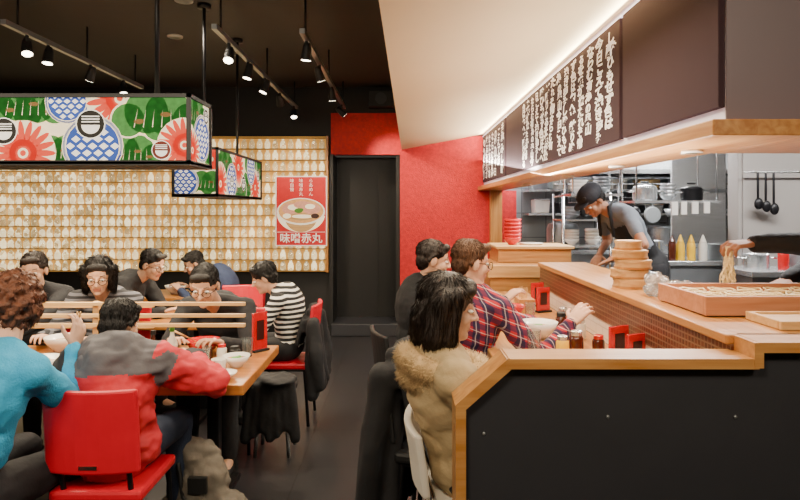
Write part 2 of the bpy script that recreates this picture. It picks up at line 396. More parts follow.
for x,z in bot[1:300]:
    c=b0.copy(); C.objects.link(c); c.location=(x,BY-.065,z)
st=MB()
for x,z in bot[300:]: st.lathe(prof,(x,BY-.065,z),10)
st.build('glass_bottles','bottle',None,True,label='mass of small pale glass bottles at the far left of the lit rack',cat='bottles',kind='stuff')
po=thing('poster','red poster with a ramen bowl picture hung on the lit bottle wall','poster',(-1.2,BY-.14,1.1))
py=BY-.125
MB().box(-1.51,-.885,py,py+.012,1.10,1.95).build('sheet','p_white',po)
MB().box(-1.497,-.898,py-.002,py,1.113,1.937).build('print_field','p_red',po)
pm=MB(); bx,bz=-1.2,1.52
def disc(mb,cx,cz,rx,rz,y,mi,n=28,a0=0,a1=2*math.pi): mb.add([(cx+rx*math.cos(a0+(a1-a0)*i/n),y,cz+rz*math.sin(a0+(a1-a0)*i/n)) for i in range(n)],[tuple(range(n))],mi)
disc(pm,bx,bz-.03,.29,.22,py-.0035,4,29,math.pi,2*math.pi); disc(pm,bx,bz-.06,.2,.19,py-.0038,5,29,math.pi*1.05,math.pi*1.95)
disc(pm,bx,bz,.293,.165,py-.004,0); disc(pm,bx,bz+.005,.272,.147,py-.005,1)
for j,(dx,dz,rx,rz,mi) in enumerate(((-.12,.03,.11,.07,3),(-.09,.05,.07,.035,4),(.02,.08,.11,.045,3),(.13,.03,.11,.065,3),(.11,.06,.06,.03,4),(.0,-.065,.16,.045,5),(.02,-.06,.13,.022,4),(-.03,.01,.05,.03,6),(.0,.02,.03,.02,6),(.17,-.055,.05,.03,2),(-.17,-.055,.05,.03,4))): disc(pm,bx+dx,bz+dz,rx,rz,py-.0055-.0002*j,mi)
pm.build('bowl_picture',['p_white','p_or','p_dark','p_pink','s_cream','palewood','green'],po)
ex=V((1,0,0))
for i,ch in enumerate('味噌赤丸'):
    tm=MB(); textmb(tm,ch,.128,(-1.395+i*.13,py-.004,1.15),ex,EY,0,.002); tm.build('lettering','p_white',po)
for x_,t_ in ((-1.08,'らあめん'),(-1.2,'味噌赤丸'),(-1.31,'味自慢')):
    for i,ch in enumerate(t_): tm=MB(); textmb(tm,ch,.052,(x_,py-.004,1.875-i*.054),ex,EY,0); tm.build('lettering','p_white',po)
MB().box(-1.49,-.905,py-.0035,py-.002,1.268,1.273).build('rule_line','p_white',po)
# ================================================================ PENDANT LAMPS
def clip(poly,u0,u1,v0,v1):
    for ax,val,sg in ((0,u0,1),(0,u1,-1),(1,v0,1),(1,v1,-1)):
        out=[]
        for i in range(len(poly)):
            a=poly[i-1];b=poly[i]; ia=(a[ax]-val)*sg>=0; ib=(b[ax]-val)*sg>=0
            if ia!=ib:
                t=(val-a[ax])/(b[ax]-a[ax]); out.append((a[0]+(b[0]-a[0])*t,a[1]+(b[1]-a[1])*t))
            if ib: out.append(b)
        poly=out
        if not poly: return []
    return poly
class Pat:   # patterned face; u,v in metres on the face
    def __init__(s,fn,W,H): s.fn=fn;s.W=W;s.H=H;s.mb=MB();s.l=0
    def poly(s,p,mi):
        q=clip(p,.009,s.W-.009,.018,s.H-.018)
        if len(q)>2: s.mb.add([s.fn(u,v,.0006+s.l*.00012) for u,v in q],[tuple(range(len(q)))],mi)
    def disc(s,u,v,r,mi,n=22,ry=None,rot=0):
        ry=ry or r; c,sn=math.cos(rot),math.sin(rot)
        s.poly([(u+r*math.cos(t)*c-ry*math.sin(t)*sn,v+r*math.cos(t)*sn+ry*math.sin(t)*c) for t in [2*math.pi*i/n for i in range(n)]],mi)
    def flower(s,u,v,r,mi=2,n=19):
        s.l+=1; s.disc(u,v,r,0); s.l+=1
        for i in range(n):
            a=2*math.pi*i/n; s.disc(u+.6*r*math.cos(a),v+.6*r*math.sin(a),.40*r,mi,10,.098*r,a)
        s.disc(u,v,.42*r,mi); s.l+=1; s.disc(u,v,.16*r,0); s.l+=1; s.disc(u,v,.09*r,mi)
    def pine(s,u,v,r,mi=1):
        s.l+=1
        for dx,dy,k in ((-1.1,-.1,.64),(-.45,.22,.84),(.35,.17,.89),(1.1,-.1,.64),(0,-.25,.64)): s.disc(u+dx*r,v+dy*r,k*r*1.04,0)
        s.l+=1
        for dx,dy,k in ((-1.1,-.1,.6),(-.45,.2,.79),(.35,.15,.84),(1.1,-.1,.6),(0,-.25,.6)): s.disc(u+dx*r,v+dy*r,k*r,mi)
        s.l+=1
        for dx,dy in ((-.7,-.15),(.25,.1),(.9,-.2)): s.disc(u+dx*r,v+dy*r,.2*r,6,10,.09*r)
        for k in range(6): s.poly([(u-.9*r+k*.33*r,v-.35*r),(u-.87*r+k*.33*r,v-.37*r),(u-.75*r+k*.3*r,v+.3*r)],0)
    def lattice(s,u,v,r):
        s.l+=1; s.disc(u,v,r,0); s.disc(u,v,r*.97,3); s.l+=1; s.disc(u,v,r*.9,0); s.l+=1; s.disc(u,v,r*.86,3); s.l+=1
        k=r*.36
        for i in range(-3,4):
            for j in range(-3,4):
                cx=u+(i+.5*(j%2))*k; cy=v+j*k*.62
                if math.hypot(cx-u,cy-v)<r*.74:
                    h=k*.42; s.poly([(cx-h,cy),(cx,cy-h*.75),(cx+h,cy),(cx,cy+h*.75)],4)
    def bowl(s,u,v,r,mi=5):
        s.l+=1; s.disc(u,v,r,4); s.l+=1; s.disc(u,v,r*.92,mi); s.l+=1
        s.poly([(u+.62*r*math.cos(t),v-.05*r+.6*r*math.sin(t)) for t in [math.pi+math.pi*i/12 for i in range(13)]],4)
        for k in range(3): s.poly([(u-.6*r,v+(.12+.18*k)*r),(u+.6*r,v+(.12+.18*k)*r),(u+.6*r,v+(.2+.18*k)*r),(u-.6*r,v+(.2+.18*k)*r)],4)
SH=['s_cream','s_green','s_red','s_blue','s_white','s_black','s_brown','s_maroon']
def lamp(label,x0,x1,y0,y1,z0,z1,deco,rods):
    t=thing('pendant_lamp',label,'lamp',((x0+x1)/2,(y0+y1)/2,z0))
    MB().box(x0+.012,x1-.012,y0+.012,y1-.012,z0+.01,z1-.01).build('shade','s_cream',t)
    fr=MB(); w=.018
    for x in (x0,x1-w):
        for y in (y0,y1-w): fr.box(x,x+w,y,y+w,z0,z1)
        for z in (z0,z1-w): fr.box(x,x+w,y0,y1,z,z+w)
    for y in (y0,y1-w):
        for z in (z0,z1-w): fr.box(x0,x1,y,y+w,z,z+w)
    fr.box(x0,x1,y0,y1,z0-.006,z0+.012)
    fr.build('frame','black',t)
    for i,p in enumerate(deco): p.mb.build('pattern',SH,t)
    for (x,y) in rods:
        MB().cyl((x,y,z1-.01),(x,y,3.05),.012).build('rod','blackmetal',t,True)
        MB().cyl((x,y,3.02),(x,y,3.05),.05).build('ceiling_plate','blackmetal',t,True)
x0,x1,y0,y1,z0,z1=-2.75,-.98,2.8,3.13,1.76,2.09
a=Pat(lambda u,v,e:(x0+.01+u,y0+.0115-e,z0+v),1.75,.33)
def A(px,py): return ((px-400)/F*2.8-x0-.01, CZ-(py-209)/F*2.8-z0)
for px,py,r in ((26,106,.115),(-60,130,.12),(58,152,.08),(132,153,.085),(-25,158,.09),(190,112,.08)): a.pine(*A(px,py),r)
a.lattice(*A(66,101),.105)
a.flower(*A(119,98),.16); a.pine(*A(158,117),.13)
for px,py,r in ((22,153,.155),(184,145,.13),(-50,95,.12),(-70,155,.12)): a.flower(*A(px,py),r)
a.lattice(*A(92,146),.145); a.lattice(*A(202,98),.07)
a.bowl(*A(90,124),.07); a.bowl(*A(3,131),.064); a.bowl(*A(161,150),.046,7)
b=Pat(lambda u,v,e:(x1-.0115+e,y0+.01+u,z0+v),.31,.33)
b.pine(.1,.25,.1); b.pine(.27,.08,.08); b.lattice(.19,.14,.12); b.flower(.05,.07,.1); b.bowl(.25,.26,.04)
lamp('large nearer box pendant lamp with colourful floral and bowl patterned shade',x0,x1,y0,y1,z0,z1,[a,b],[(-1.2,2.965),(-2.4,2.965)])
X0,X1,Y0,Y1,Z0,Z1=-1.6,-1.274,4.2,5.54,1.64,1.985
a=Pat(lambda u,v,e:(X0+.01+u,Y0+.0115-e,Z0+v),.306,.345); a.pine(.1,.26,.1); a.flower(.26,.26,.13); a.pine(.24,.09,.09); a.lattice(.07,.1,.11)
b=Pat(lambda u,v,e:(X1-.0115+e,Y0+.01+u,Z0+v),1.32,.345)
for u,v in ((.2,.25),(.85,.1),(1.25,.26),(.95,.3),(.6,.08)): b.pine(u,v,.12)
for u,v in ((.08,.09),(.55,.24),(1.1,.1)): b.flower(u,v,.16)
for u,v in ((.36,.12),(.95,.25)): b.lattice(u,v,.14)
b.bowl(.7,.12,.06); b.bowl(.36,.12,.05); b.bowl(1.2,.2,.05,7)
lamp('smaller farther box pendant lamp with floral patterned shade above the second table',X0,X1,Y0,Y1,Z0,Z1,[a,b],[(-1.437,4.4),(-1.437,5.3)])
# ================================================================ TRACK LIGHTS
def track(label,x,y0,y1,heads,z=2.75):
    t=thing('track_light',label,'track light',(x,(y0+y1)/2,z))
    MB().box(x-.018,x+.018,y0,y1,z,z+.035).build('rail','steeld',t)
    for y in (y0+.15,(y0+y1)/2,y1-.15): MB().cyl((x,y,z+.03),(x,y,3.05),.008).build('hanger','blackmetal',t,True)
    for y,tg,e in heads:
        p=V((x,y,z-.09)); dv=(V(tg)-p).normalized()
        h=MB(); h.cyl((x,y,z),(x,y,z-.06),.012); h.cyl(p-dv*.055,p+dv*.045,.03,.04,16); h.cyl(p-dv*.08,p-dv*.055,.02,.03,16)
        ho=h.build('spot_head','black',t,'a')
        MB().cyl(p+dv*.04,p+dv*.0465,.034,.034,16).build('lens','led',ho)
        if e: spot(p+dv*.06,tg,e,70)
track('left suspended track light over the far left tables',-2.58,3.9,6.0,[(4.15,(-2.1,3.5,.9),110),(4.4,(-2.6,4.1,1),90),(5.0,(-3.2,5.2,1),0),(5.6,(-2.1,4.8,.8),90)])
track('middle suspended track light running toward the bottle wall',-1.24,4.0,7.2,[(4.35,(-1.2,3.3,.9),120),(4.9,(-1.6,4.7,.8),110),(5.5,(-1.9,5.2,.8),0),(6.2,(-1.2,7.3,1.5),70),(7.0,(-.9,6.0,.3),30)])
track('right suspended track light above the aisle by the doorway',-.67,4.1,7.2,[(4.3,(-.85,4.45,.9),70),(5.0,(-.2,5.5,1),0),(5.9,(-.5,6.5,0),30),(6.9,(.5,7.4,1.6),70)])
sp=thing('wall_speaker','small black loudspeaker on the wall above the doorway','speaker',(-.25,BY-.2,2.75))
MB().box(-.38,-.08,BY-.2,BY,2.78,2.98).build('cabinet','black',sp,bevel=.01)
MB().cyl((-.23,BY-.2,2.88),(-.23,BY-.205,2.88),.07,.07,20).build('grille','charcoal',sp)
def downlight(label,x,y,z,e,tgt=None,deg=110,col=(1,.85,.66),r=.05):
    t=thing('downlight',label,'downlight',(x,y,z))
    MB().lathe([(r*1.3,-.012),(r*1.3,0),(r,0),(r,-.012)],(x,y,z),20).build('ring','whiteplast',t,True)
    MB().cyl((x,y,z-.008),(x,y,z-.004),r,r,20).build('lens','led',t)
    if e: spot((x,y,z-.03),tgt or (x,y,0),e,deg,col,.8,.06)
downlight('round ceiling downlight farther from camera near middle track',-1.95,5.2,3.05,45)
downlight('round ceiling downlight nearer between the two left tracks',-1.55,4.3,3.05,45)
downlight('small downlight in wooden canopy over the noodle boxes',1.12,2.3,1.775,8,None,120,r=.03)
downlight('small downlight in wooden canopy above the steamer stack',1.12,3.1,1.775,8,None,120,r=.03)
downlight('small downlight in wooden canopy midway along the ledge',1.12,4.0,1.775,9,None,120,r=.03)
downlight('small downlight in wooden canopy near the red bowls',1.12,5.3,1.775,12,None,120,r=.03)
for i,(x,y,e,tg,rd) in enumerate(((-1.6,.5,180,(-1.5,3.2,.9),.35),(-.45,.0,140,(.15,2.4,1.0),.3),(-3.0,1.4,110,(-2.3,3.6,1),.3),(1.6,-.2,90,(1.3,1.8,1.2),.2))):  # fill spots added on the camera side, without fixtures
    spot((x,y,3.0-(.4 if rd>.3 else .3)),tg,e,90,(1,.84,.62),.8,rd)
# cove and lamp lights, plus added fill under the soffit
area((.975,4.6,1.84),(.12,0,1),5.3,.05,58,(1,.9,.8)).rotation_euler=(math.pi,math.radians(-6),math.pi/2)
o=area((1.0,4.65,2.436),(-1,0,.12),.03,5.2,36,(1,.92,.74))
m3=Matrix((V((0,0,1)),V((0,1,0)),V((1,0,-.1)).normalized())).transposed(); m3.col[0]=m3.col[1].cross(m3.col[2]); o.rotation_euler=m3.to_euler()
area((.45,3.0,2.26),(0,0,-1),.6,2.4,44,(1,.85,.62))  # added fill from above for the counter diners, no fixture
area((.45,6.0,2.26),(0,0,-1),.5,1.6,26,(1,.85,.62))  # second added fill panel, farther along the soffit
area((-1.8,2.96,1.745),(0,0,-1),1.5,.25,34,(1,.83,.58))
area((-1.437,4.87,1.63),(0,0,-1),.25,1.2,32,(1,.83,.58))
# ================================================================ KITCHEN
def ktube(x,y,label,e=60):
    t=thing('ceiling_lamp',label,'lamp',(x,y,2.5)); MB().box(x-.6,x+.6,y-.08,y+.08,2.46,2.5).build('housing','whiteplast',t); MB().box(x-.57,x+.57,y-.06,y+.06,2.45,2.46).build('diffuser','tube',t)
    area((x,y,2.44),(0,0,-1),1.1,.12,e,(1,.97,.92))
ktube(2.2,3.6,'kitchen tube lamp nearest the cook',62); ktube(2.4,5.65,'kitchen tube lamp before the steel hood',120); ktube(1.95,6.6,'kitchen tube lamp over the crockery rack',90); ktube(3.3,3.6,'kitchen tube lamp by the grey cabinet',34)
def steel_table(label,x0,x1,y0,y1,z):
    t=thing('steel_worktable',label,'worktable',((x0+x1)/2,(y0+y1)/2,.12))
    MB().box(x0,x1,y0,y1,z-.04,z).build('top','steel',t,bevel=.006); MB().box(x0+.02,x1-.02,y0+.03,y1-.02,.12,z-.04).build('cabinet','steeld',t)
    for k in range(int((x1-x0)/.5)): MB().cap((x0+.2+k*.5,y0+.015,z-.25),(x0+.4+k*.5,y0+.015,z-.25),.008).build('handle','chrome',t,True)
    return t
steel_table('long steel worktable along the back kitchen wall',1.5,4.0,6.2,6.95,1.12)
steel_table('steel worktable beside the grey cabinet',1.95,2.85,4.95,5.5,1.12)
steel_table('low steel counter behind the wooden ledge',1.38,1.8,2.6,4.1,1.0)
steel_table('steel prep counter between cook and server',2.2,3.0,3.75,4.1,1.16)
hd=thing('range_hood','stainless range hood over the back cooking line','hood',(2.7,6.2,1.85))
MB().prism([(1.5,1.9),(3.9,1.9),(3.9,2.0),(3.5,2.3),(1.8,2.3),(1.5,2.0)],5.9,6.9).build('canopy','steel',hd,bevel=.01)
MB().box(2.7,3.2,6.1,6.7,2.3,2.5).build('duct','steeld',hd)
MB().box(1.5,3.9,5.89,5.9,1.9,1.94).build('lip','chrome',hd)
for k in range(7): MB().obox((1.8+k*.3,6.3,1.9),(.26,.5,.02),Matrix.Rotation(.15,3,'X')).build('filter','steeld',hd)
for i,(z,lab) in enumerate(((1.78,'upper steel wall shelf stacked with kitchen containers'),(1.5,'lower steel wall shelf with pans and tubs'))):
    t=thing('wall_shelf',lab,'shelf',(2.8,7.2,z)); MB().box(1.5,3.95,7.0,7.38,z-.025,z).build('board','steel',t)
    for x in (1.9,2.8,3.8): MB().prism([(7.05,z-.03),(7.38,z-.03),(7.38,z-.16)],x,x+.02,lambda u,v,w:(w,u,v)).build('bracket','steeld',t)
def pot(label,x,y,z,r,h,m='steel',lid=True):
    t=thing('stock_pot',label,'pot',(x,y,z))
    MB().lathe([(r*.96,0),(r,.02),(r,h),(r*1.04,h+.006),(r*.97,h),(r*.94,.03),(0,.025)],(x,y,z),24).build('body',m,t,'a')
    if lid: 
        l=MB().lathe([(r*1.02,h+.004),(r*.9,h+.025),(.02,h+.04),(0,h+.04)],(x,y,z),24).build('lid',m,t,True)
        MB().cap((x-.03,y,z+h+.06),(x+.03,y,z+h+.06),.009).build('knob','black',l,True)
    for s_ in (-1,1): MB().tube([(x+s_*r,y-.04,z+h*.8),(x+s_*(r+.035),y-.04,z+h*.8),(x+s_*(r+.035),y+.04,z+h*.8),(x+s_*r,y+.04,z+h*.8)],.006).build('handle','chrome',t,True)
pot('tall lidded stock pot at left of back worktable',2.35,6.55,1.12,.15,.3)
pot('wide stock pot behind the cook on the back worktable',2.85,6.5,1.12,.18,.22)
pot('small lidded pot at right end of back worktable',3.4,6.5,1.12,.14,.2)
pot('open steel pot on the worktable beside the grey cabinet',2.15,5.2,1.12,.12,.15,'steel',False)
pot('short steel pan next to the yellow squeeze bottles',2.66,5.2,1.12,.11,.12,'steeld',False)
pot('open steel mixing pot in front of the leaning cook',1.55,4.0,1.0,.11,.16,'steel',False)
pot('lidded steel pot on the hanging shelf over the worktable',2.1,5.15,1.62,.1,.1)
pot('dark lidded pot at right of the hanging shelf',2.5,5.15,1.62,.09,.09,'blackmetal')
pot('steel broth pot on the prep counter between cook and server',2.33,3.93,1.16,.08,.09,'steel',False)
pot('squat steel pot at right of the prep counter',2.62,3.93,1.16,.1,.08,'steeld')
rc=thing('rice_cooker','squat steel rice cooker with dark panel on the back worktable','cooker',(1.75,6.45,1.12))
MB().lathe([(.15,0),(.17,.02),(.17,.22),(.15,.27),(.05,.3),(0,.3)],(1.75,6.45,1.12),28).build('body','steeld',rc,'a'); MB().box(1.69,1.81,6.265,6.29,1.17,1.29).build('control_panel','black',rc,bevel=.004); MB().cap((1.71,6.45,1.43),(1.79,6.45,1.43),.012).build('handle','black',rc,True)
def hshelf(label,x0,x1,y0,y1,z):
    t=thing('hanging_shelf',label,'shelf',((x0+x1)/2,(y0+y1)/2,z)); MB().box(x0,x1,y0,y1,z-.02,z).build('board','steel',t)
    for x in (x0+.02,x1-.02):
        for y in (y0+.02,y1-.02): MB().cyl((x,y,z-.02),(x,y,2.5),.007).build('hanger','chrome',t,True)
hshelf('small steel shelf hung from the kitchen ceiling over the nearer worktable',1.95,2.66,4.98,5.34,1.62)
hshelf('narrow hanging steel shelf of bowls left of the cook',1.44,1.88,5.05,5.35,1.68)
sp_=thing('splash_panel','tall brushed steel splash panel behind the nearer worktable','panel',(2.75,5.53,.12)); MB().box(2.5,3.0,5.52,5.55,.12,2.4).build('sheet','steel',sp_,bevel=.004); MB().box(2.5,3.0,5.505,5.52,1.7,1.73).build('seam','steeld',sp_)
for k,(x,w_) in enumerate(((2.25,.05),(2.33,.045),(2.42,.05),(2.52,.045))):
    MB().box(x,x+w_,4.965,4.98,1.5+.005*k,1.61).build('order_slip','white',None,label=('first','second','third','last')[k]+' white order slip from the left clipped on the hanging kitchen shelf',cat='paper')
for i,(x,z,w,h,m,l) in enumerate(((1.95,1.78,.2,.14,'whiteplast','white tub at left of upper kitchen shelf'),(1.65,1.78,.2,.16,'steeld','grey bin at far left end of upper kitchen shelf'),(2.25,1.78,.24,.1,'steel','shallow steel tray on the upper kitchen shelf'),(2.6,1.78,.18,.17,'whiteplast','tall white tub in the middle of the upper kitchen shelf'),
    (2.95,1.78,.25,.12,'palewood','wooden box on the upper kitchen shelf'),(3.35,1.78,.2,.16,'steeld','grey steel bin at right of upper kitchen shelf'),(3.7,1.78,.16,.12,'whiteplast','small white tub at right end of the upper kitchen shelf'),
    (2.0,1.5,.25,.12,'charcoal','dark tray at left of lower kitchen shelf'),(1.68,1.5,.18,.16,'whiteplast','white canister box at far left end of lower kitchen shelf'),(2.4,1.5,.2,.15,'whiteplast','white square tub on the lower kitchen shelf'),(2.72,1.5,.16,.18,'charcoal','tall dark canister box on the lower kitchen shelf'),(3.0,1.5,.22,.1,'steel','low steel pan on the lower kitchen shelf'),(3.3,1.5,.2,.14,'steeld','steel canister box at right of lower kitchen shelf'),(3.65,1.5,.22,.16,'palewood','wooden crate at right end of lower kitchen shelf'))):
    t=thing('food_container',l,'container',(x,7.18,z)); MB().prism([(x-w/2*.9,z),(x+w/2*.9,z),(x+w/2,z+h),(x-w/2,z+h)],7.08,7.3).build('tub',m,t,bevel=.008); MB().box(x-w/2-.008,x+w/2+.008,7.07,7.31,z+h,z+h+.012).build('lid','steel' if m!='steel' else 'whiteplast',t,bevel=.003)
def rail(label,x0,x1,y,z,zt):
    rl=thing('utensil_rail',label,'rail',((x0+x1)/2,y,z)); MB().cap((x0,y,z),(x1,y,z),.008).build('bar','chrome',rl,True)
    for x in (x0+.05,x1-.05): MB().cyl((x,y,z),(x,y,zt),.006).build('hanger','chrome',rl,True)
rail('long steel utensil rail under the hood lip',1.55,3.85,5.98,1.8,1.91)
for i in range(11):
    x=1.66+i*.17; o_=('first','second','third','fourth','fifth','sixth','seventh','eighth','ninth','tenth','eleventh')[i]
    t=thing('skimmer',o_+' utensil from the left hanging on the long rail under the hood','utensil',(x,5.97,1.79))
    MB().cap((x,5.965,1.8),(x,5.965,1.56),.008).build('handle','steeld' if i%2 else 'black',t,True)
    if i%3==1: MB().ell((x,5.96,1.52),(.05,.02,.055)).build('scoop','blackmetal',t,True)
    elif i%3==2: MB().cyl((x,5.945,1.49),(x,5.97,1.49),.075,.085,22).build('pan','steeld',t,'a')
    else: MB().lathe([(.02,0),(.06,.08),(.057,.08),(.018,.003)],(x,5.96,1.47),18).build('basket','steeld',t,True)
def sq(label,x,y,z,m):
    t=thing('squeeze_bottle',label,'bottle',(x,y,z)); MB().lathe([(.03,0),(.033,.01),(.033,.13),(.026,.15),(0,.15)],(x,y,z),16).build('body',m,t,'a'); MB().lathe([(.028,.148),(.024,.16),(.006,.21),(.003,.215)],(x,y,z),12).build('nozzle',m,t,True)
sq('left yellow squeeze bottle on the steel worktable',2.36,5.05,1.12,'yellow'); sq('right yellow squeeze bottle on the steel worktable',2.45,5.05,1.12,'yellow'); sq('white squeeze bottle by the steel pan',2.54,5.03,1.12,'whiteplast'); sq('dark squeeze bottle left of the yellow ones',2.28,5.03,1.12,'amber')
sq('red squeeze bottle on the prep counter edge',2.46,3.85,1.16,'redlac'); sq('white squeeze bottle on the prep counter edge',2.78,3.85,1.16,'whiteplast')
gc=thing('grey_cabinet','tall grey kitchen cabinet with utensils hung in front of it','cabinet',(3.2,4.7,.12))
MB().box(2.62,3.9,4.65,4.8,.12,2.5).build('body','kgrey',gc,bevel=.006)
for x in (2.65,3.27): MB().box(x,x+.6,4.635,4.65,.2,2.3).build('door','kgrey',gc,bevel=.004)
MB().cap((2.62,4.56,1.83),(3.3,4.56,1.83),.008).build('hanging_rail','chrome',gc,True)
for i in range(3):
    x=2.72+i*.06
    t=thing('ladle','%s dark ladle hung from the rail on the grey cabinet'%('left','middle','right')[i],'ladle',(x,4.56,1.82))
    MB().cap((x,4.56,1.83),(x,4.56,1.62-.02*i),.009).build('handle','blackmetal',t,True)
    MB().ell((x,4.55,1.59-.02*i),(.034,.022,.045)).build('bowl','blackmetal',t,True)
sk=thing('steel_shelving','steel rack of crockery behind the cook at the left of the kitchen','rack',(1.75,5.9,.12))
for x in (1.55,2.0):
    for y in (5.7,6.05): MB().cyl((x,y,.12),(x,y,1.7),.013).build('post','chrome',sk,True)
for z in (.9,1.2,1.45,1.68): MB().box(1.54,2.01,5.69,6.06,z-.015,z).build('shelf','steel',sk)
def bowl_prof(r,h): return [(r*.45,0),(r*.5,.012),(r*.85,h*.55),(r,h),(r*.96,h),(r*.8,h*.55),(r*.4,.02),(0,.018)]
def stackbowls(x,y,z,n,r,h,m,lab,grp,dz=.03):
    for k in range(n): MB().lathe(bowl_prof(r,h),(x,y,z+k*dz),20).build('bowl',m,None,True,label=lab,cat='bowl',group=grp)
stackbowls(1.68,5.87,1.2,4,.075,.06,'white','white bowl in the left stack on steel crockery rack','white bowls in the left rack stack')
stackbowls(1.88,5.87,1.2,4,.075,.06,'white','white bowl in the right stack on steel crockery rack','white bowls in the right rack stack')
stackbowls(1.68,5.87,1.45,3,.085,.065,'steeld','grey steel bowl in the upper stack on steel crockery rack','steel bowls on the upper rack shelf')
stackbowls(1.02,5.45,1.226,6,.085,.07,'redlac','red lacquer bowl in the stack on the wooden cabinet','red bowls on the cabinet',.033)
stackbowls(2.08,6.45,1.12,6,.09,.07,'white','white bowl in the stack on the back worktable','white bowls on the back worktable')
stackbowls(2.3,5.15,1.621,4,.07,.06,'steel','steel bowl in the stack on the hanging shelf','steel bowls on the hanging shelf')
stackbowls(1.55,5.2,1.681,3,.075,.06,'white','white bowl in the left stack on the narrow hanging shelf','white bowls left on the narrow shelf')
stackbowls(1.75,5.2,1.681,4,.075,.06,'steeld','grey bowl in the right stack on the narrow hanging shelf','grey bowls right on the narrow shelf')
MB().lathe([(.1,0),(.11,.01),(.11,.015),(0,.014)],(1.2,5.5,1.226),24).build('plate','white',None,True,label='white plate beside the red bowl stack',cat='plate')
# ---------------------------------------------------------------- things on the pass ledge
for k in range(5):
    cx,cy,z=1.155+(.004,-.005,.007,-.004,-.012)[k],3.0+(0,.01,-.006,.006,.004)[k],1.16+k*.047; r_=.088-(0,0,.003,.005,.026)[k]
    t=thing('bamboo_steamer',('bottom tier of the round bamboo steamer stack on the ledge','second tier up in the round bamboo steamer stack','third tier up in the round bamboo steamer stack','fourth tier up in the round bamboo steamer stack','smallest round steamer on top of the bamboo stack')[k],'steamer',(cx,cy,z))
    MB().lathe([(r_,0),(r_,.034),(r_-.01,.034),(r_-.01,.006)],(cx,cy,z),32).build('wall','palewood',t,'a')
    MB().lathe([(r_+.004,.0),(r_+.004,.011),(r_,.011),(r_,0)],(cx,cy,z),32).build('lower_band','wood_x',t,'a')
    MB().lathe([(r_+.003,.033),(r_+.003,.044),(r_-.006,.046),(0,.046),(0,.036),(r_-.004,.034)],(cx,cy,z),32).build('rim','palewood',t,'a')
def tray(label,x0,x1,y0,y1,z0,z1,m):
    t=thing('noodle_tray',label,'tray',((x0+x1)/2,(y0+y1)/2,z0)); s=MB(); w=.016
    s.box(x0,x1,y0,y0+w,z0,z1).box(x0,x1,y1-w,y1,z0,z1).box(x0,x0+w,y0+w,y1-w,z0,z1).box(x1-w,x1,y0+w,y1-w,z0,z1); s.build('sides',m,t,bevel=.003)
    MB().box(x0+w,x1-w,y0+w,y1-w,z0+.002,z0+.02).build('base',m,t); return t
tray('large reddish wooden noodle tray on the ledge at right',1.1,1.85,2.16,2.56,1.165,1.235,'noodlebox')
tray('low pale wooden tray at the right edge in front',1.22,1.9,1.92,2.12,1.161,1.19,'palewood')
MB().box(1.36,2.4,1.86,2.58,1.0,1.16).build('prep_board','wood_x',None,bevel=.004,label='wooden work surface under the noodle trays',cat='work surface')
s=MB()
for k in range(6):
    for r_ in range(2):
        for j in range(9):
            ox=1.18+k*.115; oy=2.29+r_*.13; s.tube([(ox+(.02+.028*(j%3)/2)*math.cos(t+j)+random.uniform(-.006,.006),oy+(.025+.03*(j%3)/2)*math.sin(t+j)+random.uniform(-.006,.006),1.19+.0045*j+.003*math.sin(3*t)) for t in [i*.8 for i in range(9)]],.003,5)
s.build('noodles','noodle',None,True,label='noodle portions lying in the large wooden tray',cat='noodles',kind='stuff')
s=MB(); rr=random.Random(4)
for k in range(30):
    a0=rr.uniform(0,6.28); r0=rr.uniform(.002,.014); r1=rr.uniform(.012,.048); n_=rr.randint(6,9); pts=[]
    for i in range(n_+1):
        q=i/8; r_=r0+(r1-r0)*q; pts.append((1.425+r_*math.cos(a0+.5*q)+.007*math.sin(2.2*i+k),2.6+.6*r_*math.sin(a0+.5*q),1.385-i*.024))
    s.tube(pts,.0026,5)
s.build('noodle_bundle','noodle',None,True,label='bundle of noodles hanging from the hand over the tray',cat='noodles',kind='stuff')
pf=MB()
for k in range(12): pf.ell((1.2+random.uniform(-.07,.07),2.72+random.uniform(-.06,.06),1.185+random.uniform(0,.045)),(random.uniform(.03,.05),random.uniform(.03,.05),random.uniform(.02,.035)))
def remesh(mb,vox,smooth=2):
    o=bpy.data.objects.new('tmp',mb.mesh('tmp')); C.objects.link(o)
    m=o.modifiers.new('r','REMESH'); m.mode='VOXEL'; m.voxel_size=vox
    if smooth: q=o.modifiers.new('s','SMOOTH'); q.factor=.5; q.iterations=smooth
    dg=bpy.context.evaluated_depsgraph_get(); me=bpy.data.meshes.new_from_object(o.evaluated_get(dg))
    od=o.data; bpy.data.objects.remove(o); bpy.data.meshes.remove(od); me.materials.clear(); return me
def folds(me,amp,fr,st=(1,1,1)):
    n=len(me.vertices); co=np.empty(n*3); me.vertices.foreach_get('co',co); no=np.empty(n*3); me.vertices.foreach_get('normal',no)
    co=co.reshape(-1,3); no=no.reshape(-1,3)
    dv=np.array([noise.noise(V((c[0]*fr*st[0],c[1]*fr*st[1],c[2]*fr*st[2])))+.5*noise.noise(V((c[0]*fr*2.3*st[0]+5,c[1]*fr*2.3*st[1],c[2]*fr*2.3*st[2]))) for c in co])
    co=co+no*(dv*amp)[:,None]; me.vertices.foreach_set('co',co.ravel()); me.update()
me=remesh(pf,.008,1); folds(me,.02,30); link('plastic_bag',me,'plasticfilm',None,False,label='crumpled clear plastic bag on the ledge by the steamer stack',cat='bag')
